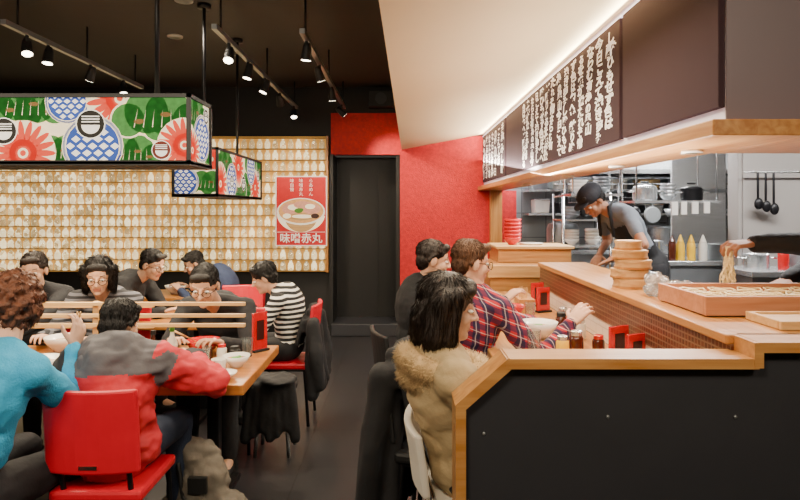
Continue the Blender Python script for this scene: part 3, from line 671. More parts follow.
# ================================================================ PEOPLE
def ik(a,b,l1,l2,hint):
    d=b-a; L=d.length
    if L>.985*(l1+l2): k=L/.985/(l1+l2); l1*=k;l2*=k
    x=(l1*l1-l2*l2+L*L)/(2*L); h=math.sqrt(max(l1*l1-x*x,0)); dn=d/L; hn=(hint-dn*hint.dot(dn)).normalized(); return a+dn*x+hn*h
def hand(mb,w,d,n,side,curl,sc=1):
    d=d.normalized(); n=(n-d*n.dot(d)).normalized(); t=d.cross(n) if side=='R' else n.cross(d)
    for off,ln,kd in ((.032,.068,.088),(.0105,.077,.093),(-.0115,.072,.089),(-.032,.056,.080)):
        k=w+(d*kd+t*off)*sc; mb.cap(w+t*off*.6*sc+d*.01,k,.013*sc,.0105*sc,10); p=k; dd=(d+t*off*4).normalized()
        for q_,(fr,r) in enumerate(((.45,.0092),(.32,.0085),(.23,.0077))):
            a=curl*(.45+.7*q_); dv=dd*math.cos(a)+n*math.sin(a); q=p+dv*ln*fr*sc; mb.cap(p,q,r*sc,r*.94*sc,8); p=q
    mb.ell(w+d*.045*sc,(.037*sc,.015*sc,.048*sc),(t,n,d) )
    p=w+(d*.018+t*.024)*sc; q=p+(d*.55+t*.75+n*.25).normalized()*.045*sc; r=q+(d*.85+t*.3+n*(.2+.3*curl)).normalized()*.034*sc
    mb.cap(p,q,.0135*sc,.011*sc,8); mb.cap(q,r,.0105*sc,.0085*sc,8)
def tufts(me,crown,head,hu,hf,n,ln,down,seed=1):
    rr=random.Random(seed); nv=len(me.vertices); vs=[tuple(v.co) for v in me.vertices]; fs=[tuple(p.vertices) for p in me.polygons]
    for _ in range(n):
        v=me.vertices[rr.randrange(nv)]; p=V(v.co); nn=V(v.normal)
        if (p-head).dot(hf)>.035 and (p-head).dot(hu)<.115: continue
        t=(-hu*1.0+(p-crown)*2) if down else (p-crown)
        t=t-nn*t.dot(nn)
        if t.length<1e-4: continue
        t=(t.normalized()+nn*rr.uniform(0,.16)+V((rr.uniform(-.16,.16),rr.uniform(-.16,.16),rr.uniform(-.16,.16)))).normalized()
        s_=t.cross(nn).normalized()*rr.uniform(.001,.0019); o=len(vs); p=p-nn*.002
        vs+=[tuple(p-s_),tuple(p+s_),tuple(p+nn*.003+t*.006),tuple(p+t*ln*rr.uniform(.6,1.2))]
        fs+=[(o,o+2,o+3),(o+2,o+1,o+3),(o+1,o,o+3)]
    m2=bpy.data.meshes.new('hair'); m2.from_pydata(vs,[],fs); m2.update(); bpy.data.meshes.remove(me); return m2
def person(label,pel,f,neck,head,look,hR,hL,hair,hmat,skin,top,topmats=None,topfn=None,inf=.017,sleeve='long',pants='dark',shoes='black',
           glasses=False,sc=1.0,vox=.006,hintR=None,hintL=None,curl=.7,stand=False,floor=0.0,palmR=None,palmL=None,dirR=None,dirL=None,hunch=.02,amp=.006,rad=1.0,extra=None,hk=1.0):
    pel,f,neck,head,look=V(pel),V(f).normalized(),V(neck),V(head),V(look).normalized(); hR,hL=V(hR),V(hL)
    u=(neck-pel).normalized(); L=(neck-pel).length; s=f.cross(Z).normalized(); s=(s-u*s.dot(u)).normalized(); ff=u.cross(s)
    hs=(look.cross(Z)).normalized(); hu=hs.cross(look); hf=look
    shw=.175*sc; shR=neck-u*.055+s*shw-ff*hunch*.3; shL=neck-u*.055-s*shw-ff*hunch*.3
    hR0=V((0,0,-1))+s*.55-ff*.25; hL0=V((0,0,-1))-s*.55-ff*.25
    eR=ik(shR,hR,.285*sc,.25*sc,V(hintR) if hintR else hR0); eL=ik(shL,hL,.285*sc,.25*sc,V(hintL) if hintL else hL0)
    hipR=pel+s*.088*sc-Z*.02; hipL=pel-s*.088*sc-Z*.02
    legs=[]
    for hp,sg in ((hipR,1),(hipL,-1)):
        if stand: kn=hp+V((0,0,-(hp.z-floor-.08)*.5))+f*.03; an=V((hp.x,hp.y,floor+.09))-f*.02
        else:
            kn=hp+f*.41*sc+s*sg*.03-Z*.01; shn=min(.45*sc,kn.z-floor-.085); an=kn-Z*shn-f*.03
        legs.append((hp,kn,an))
    t=thing('person',label,'person',(pel.x,pel.y,floor))
    FR=(s,ff,u)
    def torso(mb,i=0):
        mb.ell(pel+u*.0,((.155*sc*rad+i),(.11*sc*rad+i),(.11*sc+i)),FR)
        mb.ell(pel+u*L*.33-ff*hunch*.5,((.14*sc*rad+i),(.098*sc*rad+i),(.17*sc+i)),FR)
        mb.ell(pel+u*L*.68-ff*hunch,((.158*sc*rad+i),(.11*sc*rad+i),(.18*sc+i)),FR)
        mb.cap(shL,shR,.052*sc+i); 
        mb.cap(neck+u*.0,shR-s*.02,.045*sc+i*.8,.052*sc+i*.8); mb.cap(neck+u*.0,shL+s*.02,.045*sc+i*.8,.052*sc+i*.8)
    def arms(mb,i=0,k=1.0,wr=True):
        for sh,el,ha in ((shR,eR,hR),(shL,eL,hL)):
            mb.cap(sh,el if k>=1 else sh+(el-sh)*k,.05*sc+i,(.04*sc+i))
            if k>=1: mb.cap(el,ha if wr else el+(ha-el)*.94,.04*sc+i,.027*sc+i*.8)
    def legsm(mb,i=0,k=1.0):
        for hp,kn,an in legs: mb.cap(hp,kn,.083*sc*rad+i,.058*sc+i); mb.cap(kn,kn+(an-kn)*k,.055*sc+i,.038*sc+i)
    b=MB(); torso(b,-.004); arms(b,-.004); legsm(b,-.004)
    b.cap(neck-u*.03,head-hf*.012-hu*.05,.052*sc,.05*sc)
    k=sc if sc>.9 else .95
    def H(a,c,e): return head+hs*a*k+hf*c*k+hu*e*k
    HF=(hs,hf,hu)
    def hel(c,r): b.ell(H(*c),tuple(x*k for x in r),HF)
    hel((0,-.012,.028),(.073,.094,.088)); hel((0,.02,-.038),(.056,.066,.072)); hel((0,.058,-.092),(.025,.026,.021)); hel((0,.03,-.075),(.044,.05,.04))
    for sg in (1,-1):
        hel((sg*.034,.056,-.028),(.023,.023,.026)); hel((sg*.074,-.008,-.008),(.011,.02,.033)); b.cap(H(sg*.016,.077,.022),H(sg*.044,.064,.024),.0075*k,.0065*k,8)
    b.cap(H(0,.082,.014),H(0,.103,-.025),.0078*k,.011*k,8); 
    for sg in (1,-1): b.ell(H(sg*.011,.093,-.028),(.008*k,.009*k,.0075*k),HF,8,6)
    b.cap(H(-.018,.078,-.056),H(.018,.078,-.056),.0075*k,None,8); b.cap(H(-.014,.077,-.066),H(.014,.077,-.066),.008*k,None,8)
    for w,e,sd,pm,dr in ((hR,eR,'R',palmR,dirR),(hL,eL,'L',palmL,dirL)):
        dv=V(dr) if dr else (w-e); hand(b,w,dv,V(pm) if pm else V((0,0,-1))+ff*.01,sd,curl,sc if sc>.9 else .95)
    for hp,kn,an in legs: b.cap(an,an+f*.1-Z*.04,.035,.03)
    me=remesh(b,vox,2); n=len(me.polygons); ce=np.empty(n*3); me.polygons.foreach_get('center',ce); ce=ce.reshape(-1,3)
    rel=ce-np.array(head); a_=rel@np.array(hs); c_=rel@np.array(hf); e_=rel@np.array(hu)
    mi=((np.abs(a_)<.022*k)&(c_>.073*k)&(c_<.1*k)&(e_<-.051*k)&(e_>-.073*k)).astype(int); me.polygons.foreach_set('material_index',mi)
    body=link('body',me,[skin,'lip'],t,True)
    for sg in (1,-1):
        eb=MB(); c0=H(sg*.031,.0735,.002); eb.ell(c0,(.0125*k,.0115*k,.007*k),HF,14,10); eb.mi=1; eb.ell(c0+hf*.0082*k-hu*.001,(.0052*k,.005*k,.005*k),HF,10,6)
        eb.build('eye',['eyew','iris'],t,True)
        MB().cap(H(sg*.02,.083,.03),H(sg*.044,.071,.032),.0022*k,.0016*k,6).build('eyebrow',hmat,t,True)
    c=MB(); torso(c,inf); arms(c,inf*.8,{'long':1,'short':.62}[sleeve],False)
    me=remesh(c,.011,3); folds(me,amp,11,(1,1,1.6))
    if topfn:
        n=len(me.polygons); ce=np.empty(n*3); me.polygons.foreach_get('center',ce); ce=ce.reshape(-1,3); env=dict(s=s,f=ff,u=u,pel=pel,neck=neck,shR=shR,shL=shL,eR=eR,eL=eL,hR=hR,hL=hL)
        me.polygons.foreach_set('material_index',[topfn(V(q),env) for q in ce])
    link(top[0],me,topmats or [top[1]],t,True)
    c=MB(); legsm(c,.013,.93); c.ell(pel-u*.01,(.157*sc*rad+.012,.112*sc*rad+.012,.11*sc+.01),FR); me=remesh(c,.013,2); folds(me,.005,10); link('trousers',me,pants,t,True)
    for hp,kn,an in legs:
        q=MB(); a0=V((an.x,an.y,an.z)); q.cap(a0-Z*.045-f*.03,a0-Z*.05+f*.15,.045,.036); q.cap(a0-Z*.0,a0-Z*.045,.045,.045); q.obox(a0-Z*.08+f*.06,(.08,.27,.016),Matrix((s,f,Z)).transposed())
        link('shoe',remesh(q,.01,1),shoes,t,True)
    h=MB(); k0=k; k=k*hk
    def H2(a,c,e): return head+hs*a*k+hf*c*k0+hu*e*k
    def hl(c_,r): h.ell(H2(*c_),tuple(x*k for x in r),HF)
    ha=.004
    if hair in ('short','bob','long'):
        hl((0,-.020,.042),(.08,.096,.08)); hl((0,-.055,-.01),(.066,.05,.065))
        for sg in (1,-1): h.cap(H2(sg*.07,-.012,.03),H2(sg*.074,-.03,-.005),.014*k,.01*k)
        h.cap(H2(-.04,.06,.086),H2(.035,.062,.084),.018*k,.021*k)
    if hair=='bob':
        hl((0,-.045,-.045),(.083,.062,.09))
        for sg in (1,-1): h.cap(H2(sg*.07,.015,.05),H2(sg*.077,.005,-.085),.025*k,.021*k); h.cap(H2(sg*.075,-.03,.03),H2(sg*.075,-.03,-.105),.033*k,.026*k)
        h.cap(H2(-.045,.062,.078),H2(.045,.062,.078),.018*k)
    if hair=='long':
        hl((0,-.045,-.04),(.096,.08,.105)); ha=.0025
        for sg in (1,-1): h.cap(H2(sg*.07,.012,.05),H2(sg*.082,0,-.09),.032*k,.032*k); h.cap(H2(sg*.072,-.03,.03),H2(sg*.075,-.04,-.095),.046*k,.046*k)
        h.cap(H2(0,-.06,-.02),H2(0,-.07,-.095),.06*k,.056*k); h.cap(H2(-.05,.062,.07),H2(.05,.062,.07),.02*k)
    if hair=='curly':
        rr=random.Random(3)
        for _ in range(260):
            v=V((rr.gauss(0,1),rr.gauss(0,1),rr.gauss(0,1))).normalized()
            if v.y>.55 and v.z<.6: continue
            p=H(v.x*.1,-.02+v.y*.107,.012+v.z*.118); r_=rr.uniform(.013,.021); h.ell(p,(r_,r_,r_),None,8,6)
        hl((0,-.03,.03),(.097,.102,.102)); ha=.008
    me=remesh(h,.0065,0 if hair=='curly' else 3 if hair!='long' else 5); folds(me,ha,22 if hair!='curly' else 40,(1,1,.3 if hair!='curly' else 1))
    me=tufts(me,H(0,-.03,.13),head,hu,hf,3000,.022 if hair in('short','curly') else .05,hair not in('short','curly'))
    link('hair',me,hmat,t,True)
    k=k0
    if glasses:
        g=MB()
        for sg in (1,-1):
            pts=[H(sg*.033+.024*math.cos(q),.098-.006*abs(math.cos(q)),-.004+.018*math.sin(q)) for q in [2*math.pi*i/16 for i in range(17)]]; g.tube(pts,.0018,6)
            g.tube([H(sg*.057,.09,.002),H(sg*.076,.06,.004),H(sg*.08,-.01,.002)],.0016,6)
        g.tube([H(-.009,.099,-.001),H(.009,.099,-.001)],.0018,6); g.build('glasses','glassf',t,True)
    if extra: extra(t,locals())
    return t
def jack(q,e):
    r=q-e['neck']; up=r.dot(e['u'])
    for sh,el,ha in (('shR','eR','hR'),('shL','eL','hL')):
        a=e[sh];b=e[el];h_=e[ha]
        if abs((q-e['pel']).dot(e['s']))>.19 or (q-b).length<.07:
            k=(q-a).dot((b-a).normalized())/ (b-a).length
            kk=(q-b).dot((h_-b).normalized())/(h_-b).length
            if kk>.1: return 1 if kk<.8 else 2
            return 0 if k<.22 else 1
    if up>-.1: return 0
    return 1
def hood(t,L):
    s=MB(); nk=L['neck'];u=L['u'];ff=L['ff'];s_=L['s']
    s.cap(nk+u*.02-s_*.09-ff*.05,nk+u*.02+s_*.09-ff*.05,.05); s.cap(nk-u*.05-s_*.06-ff*.11,nk-u*.05+s_*.06-ff*.11,.055)
    s.cap(nk+u*.02-s_*.1-ff*.03,nk-u*.01-s_*.08+ff*.06,.035); s.cap(nk+u*.02+s_*.1-ff*.03,nk-u*.01+s_*.08+ff*.06,.035)
    me=remesh(s,.011,2); folds(me,.012,14); link('hood',me,'jgrey',t,True)
person('diner in grey and red winter jacket seated on the near red chair',(-1.2,2.52,.555),(.05,1,0),(-1.215,2.6,.94),(-1.24,2.66,1.04),(.15,1,-.35),
    (-1.0,2.86,.84),(-1.28,2.9,.85),'short','hblack','skin',('jacket','jgrey'),['jgrey','jred','jdark'],jack,inf=.046,pants='denim',sc=.95,hintR=(1,-.3,-.5),hintL=(-1,-.3,-.5),hunch=.05,amp=.018,vox=.0055,extra=hood)
person('woman with curly auburn hair in teal sweater at the left edge',(-1.58,2.12,.555),(.25,1,0),(-1.48,2.26,1.02),(-1.525,2.38,1.17) ,(.1,1,-.15),
    (-1.37,2.52,.97),(-1.75,2.6,.8),'curly','hcurl','skin2',('sweater','teal'),inf=.016,pants='dark',sc=.97,hintR=(.35,-.1,-1.2),hintL=(-1,0,-.6),hunch=.04,amp=.009,rad=1.12,vox=.0055,palmR=(-1,.2,-.2),dirR=(0,.5,.85))
person('man in black with glasses bent over his bowl behind the wooden rails',(-1.12,3.9,.555),(0,-1,0),(-1.12,3.63,.985),(-1.115,3.42,1.115),(.05,-1,-.45),
    (-1.25,3.3,.82),(-.98,3.28,.82),'short','hblack','skin',('sweater','dark'),glasses=True,hunch=.05,vox=.005)
person('diner with short black hair in black and white striped top',(-.83,4.45,.555),(-1,.0,0),(-.9,4.43,.95),(-1.0,4.41,1.045),(-1,-.15,-.45),
    (-1.17,4.6,.8),(-1.17,4.3,.8),'short','hblack','skin',('striped_top','stripe'),sc=.95,hunch=.06,vox=.0055,inf=.014,hk=1.06)
person('diner with glasses in dark grey striped top on the far side of near table',(-1.96,4.05,.555),(.1,-1,0),(-1.93,3.9,1.0),(-1.89,3.76,1.135),(.35,-1,-.4),
    (-2.1,3.52,.8),(-1.75,3.5,.8),'bob','hblack','skin',('striped_top','gstripe'),glasses=True,hunch=.05,vox=.0055)
person('dark haired diner at the far left facing the camera',(-2.5,4.2,.555),(.1,-1,0),(-2.47,4.08,1.02),(-2.43,3.98,1.145),(.25,-1,-.25),
    (-2.65,3.6,.79),(-2.35,3.58,.79),'short','hdark','skin',('sweater','dark'),vox=.0055)
person('man with glasses in black jacket facing right by the bottle wall',(-2.2,4.72,.555),(1,-.05,0),(-2.06,4.7,1.02),(-1.92,4.66,1.12),(1,-.35,-.35),
    (-1.75,4.45,.79),(-1.75,4.78,.79),'short','hblack','skin',('jacket','blackcoat'),glasses=True,hunch=.05,inf=.024)
person('diner in navy jacket with head bowed to the left at far table',(-1.6,5.75,.555),(-1,-.05,0),(-1.8,5.72,.95),(-1.96,5.7,1.03),(-1,-.55,-.6),
    (-2.05,5.85,.79),(-2.05,5.6,.79),'short','hblack','skin',('jacket','navy'),hunch=.06,inf=.022)
def furhood(t,L):
    nk=L['neck'];u=L['u'];ff=L['ff'];s_=L['s']; b=MB()
    for (ra,rb,dz,tilt,rd,lo,hi) in ((.13,.12,-.03,-.045,.042,0,2*math.pi),(.115,.125,-.065,-.02,.04,math.pi*.55,math.pi*1.45)):
        pr=None
        for i in range(41):
            a=lo+(hi-lo)*i/40; c=nk+s_*math.sin(a)*ra+ff*(math.cos(a)*rb-.012)+u*(dz+tilt*math.cos(a)-.02*abs(math.sin(a)))
            if pr is not None: b.cap(pr,c,rd,rd,10)
            pr=c
    core=link('fur_hood',remesh(b,.011,4),'fur',t,True)
    q=MB(); rr=random.Random(5); vs=core.data.vertices
    for _ in range(14000):
        vv=vs[rr.randrange(len(vs))]; p=V(vv.co); v=V(vv.normal)
        dr=(v*.55-Z*.45+V((rr.uniform(-.45,.45),rr.uniform(-.45,.45),rr.uniform(-.3,.3)))).normalized(); tip=p+dr*rr.uniform(.012,.026); p=p-v*.003
        a=v.orthogonal().normalized()*.0013; bb=v.cross(a).normalized()*.0013
        q.add([p+a,p-a*.5+bb,p-a*.5-bb,tip],[(0,1,3),(1,2,3),(2,0,3)])
    q.build('fur_strands','fur',core,True)
person('woman with dark bob hair in tan coat with fur hood at counter end',(.225,2.13,.67),(1,.12,0),(.16,2.12,1.045),(.175,2.13,1.2),(1,.0,-.15),
    (.52,2.05,.91),(.55,2.35,.91),'long','hdark','skin2',('coat','coat'),inf=.026,sc=.97,hunch=.03,amp=.009,extra=furhood,hk=1.1,vox=.005)
person('man in red and navy plaid shirt reaching across the counter',(.33,3.02,.69),(.8,.6,0),(.405,3.04,1.12),(.36,3.03,1.28),(.95,.3,-.15),
    (.83,2.9,1.0),(.76,3.4,.91),'short','hbrown','skin2',('plaid_shirt','plaid'),hunch=.03,hintR=(.1,-.4,-1),inf=.018,amp=.008,vox=.005,palmR=(.2,.5,-.8),glasses=True)
person('man in black jacket seated beyond the plaid shirt diner',(.1,3.62,.69),(.95,.25,0),(.15,3.58,1.1),(.2,3.56,1.25),(.98,.05,-.2),
    (.6,3.45,1.02),(.58,3.75,.91),'short','hdark','skin',('jacket','blackcoat'),hunch=.03,inf=.024)
def cookx(t,L):
    H=L['H'];hs=L['hs'];hf=L['hf'];hu=L['hu']
    c=MB(); c.ell(H(0,-.015,.06),(.089,.106,.068),(hs,hf,hu),18,12); cp_=link('cap',remesh(c,.008,1),'capm',t,True)
    b=MB(); b.ell(H(0,.1,.055),(.064,.055,.008),(hs,hf,hu)); b.build('cap_brim','capm',cp_,True)
    a=MB(); pel=L['pel'];u=L['u'];s_=L['s'];ff=L['ff']; L['torso'](a,.022); a.cap(pel,pel-Z*.45,.15,.16)
    me=remesh(a,.012,2); bm=bmesh.new(); bm.from_mesh(me)
    dl=[]
    for fc in bm.faces:
        q=fc.calc_center_median(); r=q-pel; up=r.dot(u); fw=r.dot(ff)
        if up>.40 or (up>.16 and fw<.0) or (up>.3 and abs(r.dot(s_))>.13): dl.append(fc)
    bmesh.ops.delete(bm,geom=dl,context='FACES'); bm.to_mesh(me); bm.free(); ap=link('apron',me,'apron',t,True)
    nk=L['neck']; MB().tube([pel+u*.38+ff*.13+s_*.09,nk+s_*.075+ff*.03+u*.04,nk-ff*.075+u*.02,nk-s_*.075+ff*.03+u*.04,pel+u*.38+ff*.13-s_*.09],.012).build('apron_strap','apron',ap,True)
person('cook in grey t-shirt, dark cap and black apron leaning over the pass',(1.83,4.42,1.13),(-1,-.2,0),(1.525,4.37,1.55),(1.39,4.34,1.61),(-.75,-.35,-.9),
    (1.50,4.52,1.2),(1.46,4.15,1.2),'short','hblack','skin3',('tee_shirt','tee'),sleeve='short',stand=True,floor=.12,hunch=.04,vox=.0055,hintR=(.3,.5,-.4),hintL=(.3,-.5,-.4),extra=cookx,inf=.011,sc=.95,rad=.95)
person('server in black sleeve at right edge lifting noodles by hand',(2.25,2.75,1.1),(-1,-.1,0),(2.08,2.72,1.56),(2.03,2.72,1.7),(-.9,-.2,-.5),
    (1.9,2.95,1.2),(1.535,2.62,1.4),'short','hblack','skin3',('jacket','blackcoat'),stand=True,floor=.12,vox=.0045,curl=1.25,hintL=(.3,-.4,-1),palmL=(0,.2,-1),dirL=(-1,-.15,-.05),inf=.022)
# ================================================================ FURNITURE
def make_chair(name,label,seatm,legm,sz=.45,bt=.82,bb=.48,w=.4,foot=False):
    t=thing(name,label,'chair'); h=w/2
    MB().box(-h,h,-.2,.17,sz-.045,sz).build('seat',seatm,t,bevel=.014)
    bk=MB(); N=9; vs=[];fs=[]
    for th in (0,-.028):
        for i in range(N):
            x=-h+w*i/(N-1); y=-.19-.03*(1-(2*i/(N-1)-1)**2)+th
            for z,o in ((bb,0),((bb+bt)/2,-.012),(bt,-.03)): vs.append((x,y+o,z))
    n=N*3
    for i in range(N-1):
        for k in range(2):
            a=i*3+k; fs.append((a,a+3,a+4,a+1)); a+=n; fs.append((a,a+1,a+4,a+3))
    for i in range(N-1): fs.append((i*3,n+i*3,n+i*3+3,i*3+3)); fs.append((i*3+2,i*3+5,n+i*3+5,n+i*3+2))
    for k in range(2): fs.append((k,k+1,n+k+1,n+k)); a=(N-1)*3+k; fs.append((a,n+a,n+a+1,a+1))
    bk.add(vs,fs); bk.build('backrest',seatm,t,bevel=.01)
    for sx_ in (-1,1):
        MB().tube([(sx_*(h-.03),.15,sz-.045),(sx_*(h-.015),.165,0)],.0115).build('leg',legm,t,True)
        MB().tube([(sx_*(h-.03),-.17,sz-.045),(sx_*(h-.015),-.2,0)],.0115).build('leg',legm,t,True)
        MB().tube([(sx_*(h-.05),-.17,sz-.03),(sx_*(h-.05),-.205,bb+.05)],.011).build('back_support',legm,t,True)
    MB().tube([(-h+.03,.15,sz-.055),(h-.03,.15,sz-.055),(h-.03,-.17,sz-.055),(-h+.03,-.17,sz-.055),(-h+.03,.15,sz-.055)],.01).build('frame',legm,t,True)
    if foot: MB().tube([(-h+.02,.16,.2),(h-.02,.16,.2)],.011).build('foot_rung',legm,t,True)
    return t
def face(f): return math.atan2(-f[0],f[1])
c0=make_chair('dining_chair','red vinyl dining chair under the diner in grey and red jacket','red','blackmetal',.45,.86,.53,.365); c0.location=(-1.19,2.535,0)
MB().box(-.035,.035,-.252,-.249,.555,.57).build('maker_plate','chrome',c0).matrix_parent_inverse=Matrix.Identity(4)
for loc,f,lab in (((-.855,4.45,0),(-1,0),'red chair behind the diner in striped top'),((-1.58,2.08,0),(.25,1),'red chair under the woman in teal sweater'),((-1.12,3.95,0),(0,-1),'red chair of the man bent over his bowl'),
    ((-1.96,4.1,0),(.1,-1),'red chair of the diner in grey striped top'),((-2.5,4.25,0),(.1,-1),'red chair of the far left diner'),((-2.25,4.72,0),(1,-.05),'red chair of the man in black jacket by bottle wall'),
    ((-1.56,5.75,0),(-1,-.05),'red chair of the diner with bowed head'),((-1.4,5.2,0),(.1,-1),'empty red chair at the far side of second table')):
    dup(c0,loc,face(f),lab)
s0=make_chair('counter_chair','white counter chair under the woman in fur hooded coat','whiteplast','chrome',.57,.81,.6,.36,True); s0.location=(.29,2.14,0); s0.rotation_euler=(0,0,face((1,.02)))
s1=make_chair('counter_chair','black counter chair under the plaid shirt man','black','blackmetal',.57,.83,.6,.38,True); s1.location=(.33,3.02,0); s1.rotation_euler=(0,0,face((.8,.6)))
dup(s1,(.1,3.62,0),face((.95,.25)),'black counter chair under the man in black jacket')
dup(s1,(.22,2.54,0),face((.95,-.3)),'black counter chair hidden under the hanging black coat')
def coat(name,label,c,wv,ov,zt,zb,w,m='blackcoat',seed=1,ful=1.0):
    rr=random.Random(seed); b=MB(); c=V(c); wv=V(wv).normalized(); ov=V(ov).normalized()
    for i in range(8):
        q=(-.5+i/7)*w; p=c+wv*q; p.z=zt-.02-abs(i-3.5)*.008; e=c+wv*q*1.15+ov*rr.uniform(.01,.07)*ful; e.z=zb+rr.uniform(0,.08)
        b.cap(p,e,.035,rr.uniform(.035,.055)*ful)
        e2=c+wv*q-ov*.09; e2.z=zt-.22; b.cap(p-ov*.05,e2,.022,.022)
    for sg in (-1,1):
        p=c+wv*sg*(w/2+.02)+ov*.03; p.z=zt-.06; m_=c+wv*sg*(w/2+.05)+ov*.06; m_.z=(zt+zb)/2; e=c+wv*sg*(w/2+.03)+ov*.08; e.z=zb+.08; b.cap(p,m_,.05,.045*ful); b.cap(m_,e,.045*ful,.04*ful)
    p=c-wv*w*.35;p.z=zt+.005;q=c+wv*w*.35;q.z=zt+.005; b.cap(p,q,.04)
    me=remesh(b,.012,3); folds(me,.018,9,(1,1,.35)); return link(name,me,m,None,True,label=label,cat='coat')
coat('hanging_coat','long black coat draped over an empty counter chair in the aisle',(.02,2.6,0),(.35,.93,0),(-1,.3,0),.94,.26,.36,seed=2,ful=1.15)
coat('hanging_coat','black coat draped over the red chair of the striped top diner',(-.645,4.45,0),(0,1,0),(1,-.1,0),.8,.22,.36,seed=4)
def table(label,x0,x1,y0,y1,legs,z=.74,th=.05):
    t=thing('dining_table',label,'table',((x0+x1)/2,(y0+y1)/2,0)); MB().box(x0,x1,y0,y1,z-th,z).build('tabletop','table',t,bevel=.006)
    for x,y in legs:
        MB().box(x-.03,x+.03,y-.03,y+.03,.03,z-th).build('leg','blackmetal',t,bevel=.004)
        MB().box(x-.06,x+.06,y-.3,y+.3,0,.03).build('foot','blackmetal',t,bevel=.006)
    return t
table('near wooden dining table with bowls and a wooden rail divider',-2.75,-.72,2.76,3.57,[(-.98,3.17),(-2.5,3.17)])
table('second wooden dining table before the striped top diner',-1.9,-1.12,4.25,4.95,[(-1.5,4.6)])
table('small far wooden table before the bowed diner',-2.5,-1.9,5.45,6.05,[(-2.2,5.75)])
def divider(label,x0,x1,y,zs,zb=.74,posts=3,th=.009):
    t=thing('rail_divider',label,'divider',((x0+x1)/2,y,zb))
    for z in zs: MB().box(x0,x1,y-.012,y+.012,z-th,z+th).build('rail','palewood',t,bevel=.002)
    for i in range(posts):
        x=x0+.12+(x1-x0-.9)*i/(posts-1); MB().box(x-.015,x+.015,y+.012,y+.036,zb,max(zs)+.01).build('post','palewood',t,bevel=.003)
divider('pale wooden rail divider standing along the near table',-2.7,-.8,3.1,(.95,1.0,1.06))
divider('back pale rail divider behind the first one on the near table',-2.7,-1.32,3.22,(.92,.975,1.03))
# table things
def bowl(label,x,y,z,r,h,m,soup=True):
    t=thing('bowl',label,'bowl',(x,y,z)); MB().lathe(bowl_prof(r,h),(x,y,z),28).build('body',m,t,True)
    if soup:
        MB().lathe([(r*.88,h*.68),(r*.6,h*.72),(0,h*.74)],(x,y,z),20).build('soup','soup',t,True)
        g=MB(); 
        for k in range(8): a=random.uniform(0,6.28); q=random.uniform(0,.55)*r; g.ell((x+q*math.cos(a),y+q*math.sin(a),z+h*.76),(.012,.012,.006),None,8,5)
        g.build('garnish','green',t,True)
def cup(label,x,y,z,r,h,m,name='cup',cat='cup'):
    MB().lathe([(r*.8,0),(r*.85,.004),(r,h),(r*.93,h),(r*.78,.008),(0,.007)],(x,y,z),20).build(name,m,None,'a',label=label,cat=cat)
def jar(label,x,y,z,r,h,m,lm,name='condiment_jar'):
    t=thing(name,label,'jar',(x,y,z)); MB().lathe([(r*.92,0),(r,.006),(r,h*.72),(r*.75,h*.82),(0,h*.82)],(x,y,z),18).build('body',m,t,'a'); MB().lathe([(r*.8,h*.81),(r*.82,h*.97),(r*.6,h),(0,h)],(x,y,z),18).build('lid',lm,t,'a')
def bottle(label,x,y,z,r,h,m,lm):
    t=thing('sauce_bottle',label,'bottle',(x,y,z)); MB().lathe([(r*.9,0),(r,.006),(r,h*.55),(r*.4,h*.75),(r*.35,h*.88),(0,h*.88)],(x,y,z),18).build('body',m,t,'a'); MB().lathe([(r*.45,h*.87),(r*.45,h),(0,h)],(x,y,z),14).build('cap',lm,t,'a')
tz=.7405
bowl('black and white soup bowl before the jacketed diner',-1.16,2.95,tz,.1,.085,'white'); bowl('red soup bowl of the man behind the wooden rails',-1.1,3.36,tz,.095,.08,'redlac')
bowl('white soup bowl before the woman in teal',-1.75,2.92,tz,.1,.085,'white'); bowl('small white soup bowl near the right table end',-.84,3.08,tz,.07,.06,'white')
cup('small white tea cup near the table corner',-.9,2.98,tz,.038,.065,'white'); cup('clear water glass beside the white tea cup',-.99,3.02,tz,.032,.1,'glass','water_glass','glass'); cup('clear water glass at left on the near table',-1.48,3.0,tz,.032,.1,'glass','water_glass','glass')
cup('clear water glass in front of the red menu board',-.84,3.3,tz,.032,.1,'glass','water_glass','glass'); cup('black tea cup beside the red soup bowl',-.95,3.36,tz,.036,.07,'black')
bottle('dark sauce bottle standing mid near table',-1.3,3.16,tz,.028,.17,'amber','black'); bottle('pale green sauce bottle beside the dark one',-1.2,3.16,tz,.028,.19,'whiteplast','green')
jar('brown condiment jar on near table by the rails',-1.03,3.2,tz,.03,.08,'amber','steel'); jar('red topped spice jar on near table',-.95,3.2,tz,.026,.09,'whiteplast','redlac'); jar('black condiment jar at right end of near table',-.88,3.2,tz,.028,.08,'black','black')
MB().lathe(bowl_prof(.06,.03),(-.84,2.87,tz),20).build('small_dish','white',None,True,label='small white dish near the front table edge',cat='dish')
def menucard(label,x,y,z,w,h,rz,m='redlac'):
    t=thing('menu_card',label,'menu',(x,y,z)); R=Matrix.Rotation(rz,3,'Z')
    MB().obox((x,y,z+h/2),(w,.012,h),R).build('board',m,t,bevel=.002)
    MB().obox(V((x,y,z+h*.55))+R@V((0,-.007,0)),(w*.5,.002,h*.5),R).build('print','p_dark',t); MB().obox((x,y,z+.006),(w*1.05,.05,.012),R).build('foot','black',t)
menucard('red menu board standing at right end of near table',-.8,3.42,tz,.1,.22,.9)
bowl('white noodle bowl before the far left diner',-2.45,3.45,tz,.1,.085,'white'); bowl('red bowl before the striped top diner',-1.35,4.5,tz,.1,.08,'redlac'); cup('water glass near the striped top diner',-1.22,4.75,tz,.032,.1,'glass','water_glass','glass'); bowl('white bowl before the grey striped diner',-1.92,3.42,tz,.1,.085,'white')
bowl('white bowl on the small far table',-2.15,5.75,tz,.1,.08,'white'); cup('white tea cup on the second table',-1.22,4.35,tz,.038,.065,'white')
